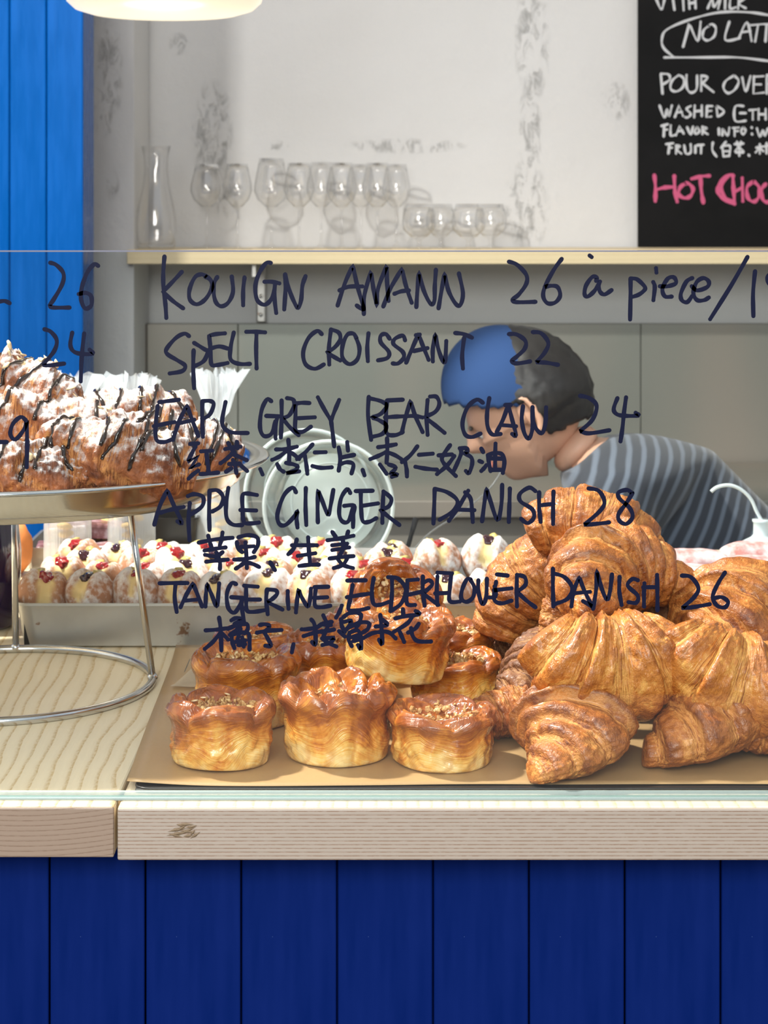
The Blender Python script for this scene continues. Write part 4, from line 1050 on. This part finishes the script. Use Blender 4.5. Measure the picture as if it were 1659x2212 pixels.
almond_croissant('powdered croissant at the top right of the heap with wavy chocolate lines', 280, 925, 2.06, .15, L=.145, rmax=.037, seed=74, pitch=-.10, roll=-.2, flakes=4, drizzle=6)
almond_croissant('long split croissant with bare layers in the middle of the heap', 105, 938, 1.93, .08, L=.17, rmax=.036, seed=77, pitch=.12, flakes=6, drizzle=3)
almond_croissant('front croissant in the dish with thick glossy chocolate on its right end', 255, 992, 1.845, -.12, L=.155, rmax=.034, seed=80, pitch=.16, flakes=3, drizzle=7)
almond_croissant('rightmost croissant in the dish, striped with chocolate', 388, 975, 1.975, .10, L=.125, rmax=.034, seed=83, pitch=.22, flakes=3, drizzle=9)
almond_croissant('low croissant in the front left of the dish covered with flakes', 52, 1022, 1.815, .05, L=.12, rmax=.026, seed=86, flakes=18, drizzle=5)
almond_croissant('dark croissant at the left edge below the crowning one', -10, 892, 1.965, 1.0, L=.13, rmax=.034, seed=89, flakes=4, drizzle=3)
almond_croissant('almond croissant lying flat in the middle of the dish under the others', 210, 960, 2.02, .4, L=.15, rmax=.036, seed=92, flakes=0, drizzle=0)
almond_croissant('almond croissant lying at the back of the dish under the top right one', 330, 960, 2.11, -.3, L=.15, rmax=.034, seed=95, flakes=0, drizzle=0)

almond_croissant('almond croissant lying in the dish beyond the left edge of the photo', -80, 990, 1.95, .9, L=.13, rmax=.033, seed=98, flakes=6, drizzle=4)
almond_croissant('almond croissant at the back left of the dish beyond the edge of the photo', -130, 985, 2.10, .2, L=.13, rmax=.033, seed=101, flakes=6, drizzle=4)
# ------------------------------------------------------------------ glassware on the shelf
def glass_obj(name, label, cat, prof, px, Y, group=None):
    p = P(px, 0, Y)
    o = MB().lathe(prof, 48).build(name, M['glass'], loc=(p.x, Y, ZS+.0005)); tag(o, label, cat, group); return o
glass_obj('carafe', 'tall clear waisted glass carafe at the left end of the shelf', 'carafe',
    [(0, .001), (.040, .001), (.044, .004), (.0465, .02), (.048, .045), (.047, .07), (.041, .105), (.032, .145), (.0275, .18), (.0285, .215), (.034, .240), (.0325, .240), (.027, .212), (.0258, .18), (.030, .145), (.039, .105), (.0445, .07), (.045, .045), (.043, .02), (.038, .010), (0, .009)], 337, 4.52)
def wine(h, rb, stem):
    z0 = stem
    b = [(0, z0), (rb*.35, z0+.003), (rb*.80, z0+.020), (rb, z0+.040), (rb*.98, z0+.055), (rb*.80, z0+(h-z0)*.80), (rb*.70, h)]
    inn = [(r-.0012, z+.0012) for r, z in b[::-1][1:-1]]
    return [(0, .0005), (.034, .0005), (.034, .0018), (.010, .004), (.0035, .010), (.0030, z0*.5), (.0035, z0-.006), (.006, z0)]+b[1:]+inn+[(0, z0+.003)]
X_ = [(447, 4.64, .200, .040), (513, 4.50, .198, .034), (586, 4.66, .215, .042), (646, 4.50, .200, .036), (694, 4.64, .205, .036), (738, 4.49, .200, .036), (779, 4.63, .200, .036), (815, 4.50, .200, .036), (856, 4.63, .200, .034)]
ord_ = ['leftmost stemmed wine glass, next after the carafe', 'narrow wine glass with bright highlights, second from the carafe', 'widest of the tall wine glasses, third from the carafe', 'tall wine glass fourth from the carafe', 'tall wine glass fifth from the carafe', 'tall wine glass sixth from the carafe', 'tall wine glass seventh from the carafe', 'tall wine glass eighth from the carafe', 'last tall wine glass before the short goblets']
for (x, y, h, r), l in zip(X_, ord_):
    glass_obj('wine_glass', l+' on the shelf', 'glass', wine(h, r, .095), x, y, 'tall wine glasses on the shelf')
def goblet(h, rb, stem):
    b = [(0, stem), (rb*.5, stem+.003), (rb*.9, stem+.018), (rb, stem+.034), (rb*.93, stem+.055), (rb*.74, h)]
    inn = [(r-.0012, z+.0012) for r, z in b[::-1][1:-1]]
    return [(0, .0005), (.028, .0005), (.028, .0018), (.007, .005), (.004, .012), (.006, stem-.004)]+b[1:]+inn+[(0, stem+.003)]
for (x, y, r), l in zip([(905, 4.50, .040), (952, 4.66, .036), (1012, 4.50, .040), (1060, 4.65, .040)], ['first short goblet after the tall wine glasses', 'second short goblet, standing nearer the wall', 'third short goblet from the tall wine glasses', 'rightmost short goblet']):
    glass_obj('goblet', l+' on the shelf', 'glass', goblet(.105, r, .026), x, y, 'short goblets on the shelf')

# ------------------------------------------------------------------ things behind the bun pan
tin = empty('cake_tin', (P(130, 0, 2.72).x, 2.72, CT)); tag(tin, 'small aluminium cake tin with lavender-glazed slabs behind the buns at the left', 'cake tin')
tl = tuple(-v for v in tin.location)
tx = P(60, 0, 2.66).x
pan(tin, tx, tx+.155, 2.655, 2.80, .030, CT+.0004, M['alu'], tl, flare=.003, r=.008)
for i, (a, b, z, rz) in enumerate(((.035, 2.69, .008, .1), (.085, 2.70, .008, -.1), (.115, 2.74, .012, .2), (.060, 2.745, .014, -.2), (.095, 2.72, .036, .25), (.050, 2.715, .034, .0))):
    mb = MB(); mb.box(-.030, .030, -.020, .020, 0, .022)
    o = mb.build('glazed_cake', M['brownie'], None, smooth=False, bevel=.005, seg=3, loc=(tx+a, b, CT+z), rot=(.08, .1*(-1)**i, rz))
    tag(o, ['lavender-glazed cake slab in the front left of the small tin', 'lavender-glazed slab in the front middle of the small tin', 'lavender-glazed slab at the right of the small tin', 'lavender-glazed slab at the back of the small tin', 'upper right lavender-glazed slab heaped in the small tin', 'upper left lavender-glazed slab heaped in the small tin'][i], 'cake', 'glazed cake slabs in the small tin')
p = P(48, 1185, 2.60); o = MB().blob((0, 0, 0), .022, .022, .036, .15, 3, 3).build('orange_cake', M['orange_cake'], loc=(p.x-.012, 2.62, CT+.036)); tag(o, 'small orange-brown cake beside the tin at the far left', 'cake')
p = P(248, 1150, 2.76); o = MB().blob((0, 0, 0), .026, .022, .033, .25, 8, 3).build('yellow_cake', M['yellow_cake'], loc=(p.x, 2.735, CT+.031)); tag(o, 'crumbly yellow cake standing right of the lavender slabs', 'cake')
# white paper-lined board and black tray behind the buns
x0, x1 = P(345, 0, 2.7).x, P(520, 0, 2.7).x
o = MB().box(x0, x1, 2.60, 2.715, CT+.0003, CT+.026).build('cake_board', M['white_paper'], smooth=False, bevel=.003); tag(o, 'white paper-covered board behind the rearmost buns', 'board')
x0, x1 = P(268, 0, 2.78).x, P(425, 0, 2.78).x
bt = empty('black_pan', ((x0+x1)/2, 2.775, CT)); tag(bt, 'black pan standing behind the white board under the dish', 'pan')
pan(bt, x0, x1, 2.735, 2.81, .058, CT+.0004, M['black_metal'], tuple(-v for v in bt.location), flare=.004, r=.01)

def tub(px, py, Y, r, h, tilt, yaw, label, seed=0):
    """a clear plastic tub lying on its side, its open end toward the shop front"""
    z = CT+r+.003
    o = empty('plastic_tub', (P(px, py, Y).x, Y, z)); tag(o, label, 'tub', 'clear plastic tubs behind the buns')
    o.rotation_euler = (PI/2-tilt, 0, yaw)
    MB().lathe([(r*.80, -h*.5), (r*.84, -h*.5), (r*.95, h*.45), (r, h*.46), (r, h*.5), (r*.97, h*.5), (r*.925, h*.44), (r*.80, -h*.48), (0, -h*.48)][1:], 56).build('tub_wall', M['tub'], o)
    ring = [(r*.985*math.cos(2*PI*k/56), r*.985*math.sin(2*PI*k/56), h*.5) for k in range(56)]
    MB().tube(ring, .0028, 8, closed=True).build('tub_rim', M['tubrim'], o)
    ring = [(r*.62*math.cos(2*PI*k/56), r*.62*math.sin(2*PI*k/56), -h*.47) for k in range(56)]
    MB().tube(ring, .0016, 8, closed=True).build('base_ridge', M['tubrim'], o)
    return o
_t = NT('frosted_rim'); _t.set(color=(.70, .78, .78), rough=.25, alpha=.65); M['tubrim'] = _t.m
_t = NT('frosted_tub'); _t.set(color=(.66, .72, .70), rough=.3, alpha=.5); M['frost'] = _t.m
t1 = tub(712, 1120, 2.655, .088, .10, .10, .0, 'nearest clear plastic tub lying on its side with a striped label')
MB().lathe([(0, -.046), (.068, -.046), (.068, -.047), (0, -.047)], 48).build('tub_base', M['frost'], t1)
lb = empty('x') ; bpy.data.objects.remove(lb)
mb = MB(); mb2 = MB()
for i in range(9):
    z = -.030+i*.007
    for a0 in range(8):
        pass
def arc_band(r, a0, a1, z0, z1):
    mb = MB(); n = 10; vs = []
    for i in range(n+1):
        a = a0+(a1-a0)*i/n; vs += [(r*math.cos(a), r*math.sin(a), z0), (r*math.cos(a), r*math.sin(a), z1)]
    return mb.add(vs, [(2*i, 2*i+2, 2*i+3, 2*i+1) for i in range(n)])
lab = arc_band(.0855, -.95, -.15, -.030, .046).build('label', M['white_plastic'], t1)
for i in range(8):
    arc_band(.0862, -.95+i*.10, -.95+i*.10+.045, -.030, .046).build('label_stripe', M['label_teal'], lab)
tub(660, 1110, 2.765, .090, .07, .06, .14, 'clear plastic tub lying behind the labelled one')

for i, (px, top, l) in enumerate(((146, 806, 'cellophane bag gathered at the top, seen against the blue boards'), (284, 810, 'cellophane bag gathered at the top, in front of the white pier'), (470, 800, 'cellophane bag gathered at the top, right of the heaped dish'))):
    Y = 2.52+.04*i if i < 2 else 2.60; x = P(px, 0, Y).x; Y = 2.765 if i == 2 else 2.592; x = P(px, 0, Y).x
    ztop = P(0, top, Y).z
    o = empty('cellophane_bag', (x, Y, CT)); tag(o, l, 'bag', 'cellophane bags behind the dish')
    h = ztop-CT; rnd = random.Random(i+40)
    m = 54; prof = [(0, .001), (.026, .001), (.030, .01), (.031, h*.30), (.030, h*.55), (.018, h*.70), (.008, h*.735), (.016, h*.78), (.024, h*.88), (.031, h*1.0)]
    mb = MB(); vs = []
    for q, (r, z) in enumerate(prof):
        for k in range(m):
            a = 2*PI*k/m; kk = max(0, q-5)/4
            rr = r*(1+.10*math.sin(a*4+q)+kk*.5*math.sin(a*9+i)*math.sin(a*5)+kk*rnd.uniform(-.25, .25)); zz = z+kk*rnd.uniform(-.018, .010)*h*2.0*(1 if q > 7 else .3)
            vs.append((rr*math.cos(a), rr*.8*math.sin(a), zz))
    mb.add(vs, [(q*m+k, q*m+(k+1) % m, (q+1)*m+(k+1) % m, (q+1)*m+k) for q in range(len(prof)-1) for k in range(m)])
    mb.build('bag_film', M['cello'], o, smooth=False)
    mb = MB()
    for k in range(9):
        mb = MB(); mb.blob((0, 0, 0), .011, .011, .005, .1, k, 2)
        mb.build('biscuit', M['yellow_cake'], o, loc=(.006*math.cos(k*2.1), .006*math.sin(k*2.1), .012+.012*k), rot=(.3*math.sin(k), .3*math.cos(k), 0))
    MB().tube([(.009*math.cos(2*PI*k/16), .0075*math.sin(2*PI*k/16), h*.735) for k in range(16)], .0014, 6, closed=True).build('tie', M['white_plastic'], o)

# brush handle, hose and wash bottle
p0, p1 = P(866, 1186, 2.62), P(898, 1122, 2.70)
p0.z = CT+.004
o = MB().tube([p0, p0*.6+p1*.4, p0*.3+p1*.7, p1], [.0045, .0035, .003, .0042], 10).build('brush_handle', M['dark']); tag(o, 'thin black handle leaning behind the buns', 'handle')
hp = [P(1092, 1000, 2.81), P(1060, 1052, 2.80), P(1000, 1105, 2.78), P(930, 1150, 2.76), P(880, 1190, 2.74)]
hp[-1].z = CT+.003
q = catmull([tuple(v) for v in hp], 8)
o = MB().tube(q, .0012, 10).build('hose', plain('grey_hose', (.18, .19, .20), .3, alpha=.6)); tag(o, 'thin clear hose running down to the counter in the middle', 'hose')
wb = P(1645, 1130, 2.62)
bo = empty('wash_bottle', (wb.x, 2.62, CT)); tag(bo, 'pale squeeze bottle with a curved white spout at the right edge', 'bottle')
hz = P(0, 1122, 2.62).z-CT
MB().lathe([(0, .0005), (.030, .0005), (.033, .004), (.033, hz-.045), (.029, hz-.032), (.014, hz-.024), (.011, hz-.020), (.011, hz-.004), (.0125, hz-.003), (.0125, hz), (0, hz)], 40).build('bottle_body', M['white_plastic'], bo)
sp = [(0, 0, hz-.001)]+[tuple(P(x, y, 2.62)-Vector((wb.x, 2.62, CT))) for x, y in ((1634, 1104), (1622, 1078), (1600, 1057), (1575, 1048), (1550, 1052), (1536, 1062))]
MB().tube(catmull(sp, 6), .0024, 10).build('spout', M['white_plastic'], bo)

# pink sugared eclairs at the right
et = empty('eclair_tray', (.42, 2.48, CT)); tag(et, 'shallow aluminium tray under the pink pastries at the right', 'tray')
pan(et, .262, .62, 2.30, 2.58, .018, CT+.0004, M['alu'], tuple(-v for v in et.location), flare=.004, r=.012, name='tray_body')
E_L = [(1490, 1213, 2.44, .10, 'upper pink pastry left of the pair behind the croissants'), (1480, 1246, 2.40, .11, 'lower pink pastry left of the pair behind the croissants'), (1640, 1197, 2.46, .10, 'topmost pink pastry at the right edge'), (1650, 1228, 2.42, .11, 'middle pink pastry at the right edge'), (1660, 1262, 2.38, .11, 'lower pink pastry at the right edge'),
       (1500, 1283, 2.37, .11, 'bottom pink pastry behind the large right croissant')]
for i, (px, py, Y, L, l) in enumerate(E_L):
    p = P(px, py, Y); n, m = 34, 24; V = []
    for a in range(n+1):
        s = a/n; b = (1-abs(2*s-1)**3.2)**.5 if 0 < a < n else .05
        for k in range(m):
            th = 2*PI*k/m; r = .0165*b*(1+.10*noise.noise(Vector((s*5, math.cos(th), math.sin(th)+i*7)))+.10*max(0, math.sin(th*2+1))*math.sin(s*7+i))
            V.append(((s-.5)*L*1.05, r*1.35*math.cos(th), r*math.sin(th)))
    mb = MB(); mb.add(V, [(a*m+k, (a+1)*m+k, (a+1)*m+(k+1) % m, a*m+(k+1) % m) for a in range(n) for k in range(m)])
    o = mb.build('pink_pastry', M['pink'], loc=p, rot=(0, .03, .12*(-1)**i)); tag(o, l, 'pastry', 'pink sugared pastries at the right')

# dark plum jar at the far left edge
jx = P(-22, 0, 2.30).x
jr = empty('plum_jar', (jx-.012, 2.60, CT)); 
jr.location = (P(-32, 0, 2.06).x-.0, 2.30, CT)
jr.location.x = P(45, 0, 2.30).x-.052
tag(jr, 'dark plum-coloured glossy jar standing at the far left edge', 'jar')
MB().lathe([(0, .001), (.040, .001), (.046, .006), (.051, .05), (.052, .09), (.048, .13), (.040, .150), (.040, .158), (.037, .158), (.037, .150), (.0, .10)], 48).build('jar_body', M['plum'], jr)
# ------------------------------------------------------------------ the person bending behind the counter
PY = 3.20
def PP(px, py, dy=0.0): return P(px, py, PY+dy)
pr = empty('person', (P(1700, 0, PY).x, PY, 0))
tag(pr, 'person in a blue cap and striped shirt bending low to the left behind the counter', 'person')
po_ = Vector(pr.location)
def skin_fig(name, verts, edges, radii, mat, root=0, sub=2, parent=pr):
    me = bpy.data.meshes.new(name); me.from_pydata([tuple(Vector(v)-po_) for v in verts], edges, []); me.update()
    o = bpy.data.objects.new(name, me); COL.objects.link(o); o.parent = parent
    sk = o.modifiers.new('skin', 'SKIN'); sk.use_smooth_shade = True
    for i, r in enumerate(radii):
        d = me.skin_vertices[0].data[i]; d.radius = r if isinstance(r, tuple) else (r, r); d.use_root = (i == root)
    s = o.modifiers.new('sub', 'SUBSURF'); s.levels = sub; s.render_levels = sub
    me.materials.append(mat); return o
hip = P(1710, 1400, PY); 
pel = hip; wa = P(1565, 1255, PY); ch = P(1415, 1120, PY); up = P(1330, 1050, PY); nk = P(1262, 985, PY); nk2 = P(1215, 945, PY)
sn = P(1335, 1080, PY-.165); sf = P(1325, 1060, PY+.165)
en = P(1290, 1320, PY-.20); ef = P(1280, 1290, PY+.19)
hn = Vector((P(1235, 0, 2.98).x, 2.96, .885)); hf = Vector((P(1150, 0, 3.2).x, 3.24, .80))
wr_n = Vector((hn.x+.03, hn.y+.0, hn.z+.004)); wr_f = hf+Vector((.05, 0, .01))
kn = [Vector((hip.x-.04, PY-.10, .46)), Vector((hip.x-.04, PY+.10, .46))]
an = [Vector((hip.x+.03, PY-.11, .09)), Vector((hip.x+.03, PY+.11, .09))]
toe = [Vector((hip.x-.12, PY-.12, .04)), Vector((hip.x-.12, PY+.12, .04))]
hp = [Vector((hip.x, PY-.09, hip.z-.05)), Vector((hip.x, PY+.09, hip.z-.05))]
V = [pel, wa, ch, up, nk, nk2, sn, en, wr_n, sf, ef, wr_f, hp[0], kn[0], an[0], toe[0], hp[1], kn[1], an[1], toe[1]]
Ed = [(0, 1), (1, 2), (2, 3), (3, 4), (4, 5), (3, 6), (6, 7), (7, 8), (3, 9), (9, 10), (10, 11), (0, 12), (12, 13), (13, 14), (14, 15), (0, 16), (16, 17), (17, 18), (18, 19)]
Rr_ = [.10, .085, .088, .078, .052, .050, .052, .038, .025, .052, .038, .025, .082, .055, .038, .032, .082, .055, .038, .032]
skin_fig('body', V, Ed, Rr_, M['skin'])
# shirt: torso and sleeves, a little wider than the body
V = [P(1695, 1375, PY), wa, ch, up, P(1270, 978, PY), sn, en.lerp(sn, .25), sf, ef.lerp(sf, .25)]
skin_fig('shirt', V, [(0, 1), (1, 2), (2, 3), (3, 4), (3, 5), (5, 6), (3, 7), (7, 8)], [(.125, .15), (.116, .15), (.114, .16), (.100, .13), .070, .066, .056, .066, .056], M['shirt'])
V = [pel, hp[0], kn[0], an[0]+Vector((0, 0, .03)), hp[1], kn[1], an[1]+Vector((0, 0, .03))]
skin_fig('trousers', V, [(0, 1), (1, 2), (2, 3), (0, 4), (4, 5), (5, 6)], [.135, .098, .070, .055, .098, .070, .055], M['trousers'])
for s_, ank in enumerate(an):
    mb = MB(); mb.blob((ank.x-.07-po_.x, ank.y-po_.y, .045), .135, .05, .042, .04, s_, 3); mb.build('shoe', M['dark'], pr)
# hands: palm, four fingers and a thumb each
for s_, (w_, hnd, side) in enumerate(((wr_n, hn, 1), (wr_f, hf, -1))):
    d = Vector((-1, 0, -.05)).normalized(); y = Vector((0, side, 0)); z = Vector((0, 0, 1))
    k1 = hnd+d*.045
    V = [w_, hnd+d*.02]; Ed = [(0, 1)]; Rd = [(.024, .02), (.034, .016)]
    for f in range(4):
        b = k1+y*(-.027+.018*f); ln = (.036, .042, .040, .030)[f]
        i = len(V); V += [b, b+d*ln+z*.002, b+d*(ln*1.7)-z*.012, b+d*(ln*2.0)-z*.026]; Ed += [(1, i), (i, i+1), (i+1, i+2), (i+2, i+3)]; Rd += [.0105, .0090, .0082, .007]
    i = len(V); b = hnd+y*(-.03)+d*.005
    V += [b, b+d*.025-y*.016, b+d*.050-y*.020-z*.006]; Ed += [(1, i), (i, i+1), (i+1, i+2)]; Rd += [.013, .0105, .008]
    skin_fig('hand', V, Ed, Rd, M['skin'], sub=1)

# head
HC = P(1136, 878, PY); hy = .115
upv = Vector((-.50, .0, .866)).normalized(); fw = Vector((-.866, .12, -.50)).normalized(); fw = (fw-upv*fw.dot(upv)).normalized(); sd = upv.cross(fw)
HM = Matrix((fw, sd, upv)).transposed()
def gauss(d, c, s): return math.exp(-((d-Vector(c)).length/s)**2)
def head_r(d):
    f, s, u = d
    a, b, c = .098, .076, .122
    r = 1/math.sqrt((f/a)**2+(s/b)**2+(u/c)**2)
    if u < 0 and f < .2: r *= 1-.22*min(1, -u)*(1-max(0, f))          # nape
    if u < -.2: r *= 1-.10*abs(s)                                    # jaw narrows
    r += .026*gauss(d, (.985, 0, -.16), .13)+.010*gauss(d, (.99, 0, .04), .12)      # nose
    r += .006*gauss(d, (.93, .28, .16), .17)+.006*gauss(d, (.93, -.28, .16), .17)   # brow
    r -= .008*gauss(d, (.93, .30, .0), .14)+.008*gauss(d, (.93, -.30, .0), .14)     # eye sockets
    r += .009*gauss(d, (.87, 0, -.48), .14)-.005*gauss(d, (.92, 0, -.36), .06)      # mouth
    r += .016*gauss(d, (.70, 0, -.80), .22)                           # chin
    return r
def head_shell(test, off, name, mat, sub=5, thick=0, rough=0):
    bm = bmesh.new(); bmesh.ops.create_icosphere(bm, subdivisions=sub, radius=1)
    if test:
        bmesh.ops.delete(bm, geom=[v for v in bm.verts if not test(v.co)], context='VERTS')
    for v in bm.verts:
        d = v.co.normalized(); r = head_r(d) + off(d) + rough*noise.noise(d*14)
        v.co = HM @ (d*r)+HC-po_
    me = bpy.data.meshes.new(name); bm.to_mesh(me); bm.free(); me.materials.append(mat)
    me.polygons.foreach_set('use_smooth', [True]*len(me.polygons))
    o = bpy.data.objects.new(name, me); COL.objects.link(o); o.parent = pr
    if thick: sm = o.modifiers.new('t', 'SOLIDIFY'); sm.thickness = thick; sm.offset = 1
    return o
hd = head_shell(None, lambda d: 0, 'head', M['skin'])
head_shell(lambda d: d.z > .17+.42*max(d.x, 0) and d.x > -.75*d.z-.05, lambda d: .006+.030*max(0, d.z)*max(0, .6+d.x), 'cap', M['cap'], thick=.004)
head_shell(lambda d: (d.x < -.02-.0*d.z and d.z > -.62 or (d.x < .16 and d.z > .25)) and not (abs(d.y) > .75 and d.x > -.16 and d.z < .14), lambda d: .012+.006*max(0, -d.x), 'hair', M['hair'], thick=.004, rough=.004)
for s_ in (1, -1):
    mb = MB()
    e0 = HM @ Vector((-.004, s_*.074, .0))+HC-po_
    mb.tube([e0+(HM @ Vector((.012*math.cos(a)-.004, s_*(.006+.006*math.sin(a*.5)), .030*math.sin(a)-.004)))*1.0 for a in [k*.35-.3 for k in range(15)]], [.006]*15, 8)
    mb.blob(tuple(e0+HM @ Vector((0, s_*.004, -.002))), .010, .006, .022, 0, 0, 2, HM.to_4x4())
    mb.build('ear', M['skin'], pr)
    d = Vector((.93, s_*.30, .0)).normalized(); c = HM @ (d*(head_r(d)-.006))+HC-po_
    MB().blob(tuple(c), .011, .011, .011, 0, 0, 2).build('eye', M['eye'], pr)
    MB().blob(tuple(c+HM @ Vector((.006, s_*.001, -.001))), .006, .006, .006, 0, 0, 2).build('pupil', M['dark'], pr)
    d = Vector((.90, s_*.30, .16)).normalized(); c = HM @ (d*(head_r(d)))+HC-po_
    MB().blob(tuple(c), .004, .017, .004, 0, 0, 2, HM.to_4x4()).build('eyebrow', M['hair'], pr)
d = Vector((.87, 0, -.50)).normalized(); c = HM @ (d*head_r(d))+HC-po_
MB().blob(tuple(c), .005, .022, .006, .1, 1, 2, HM.to_4x4()).build('lips', M['lip'], pr)
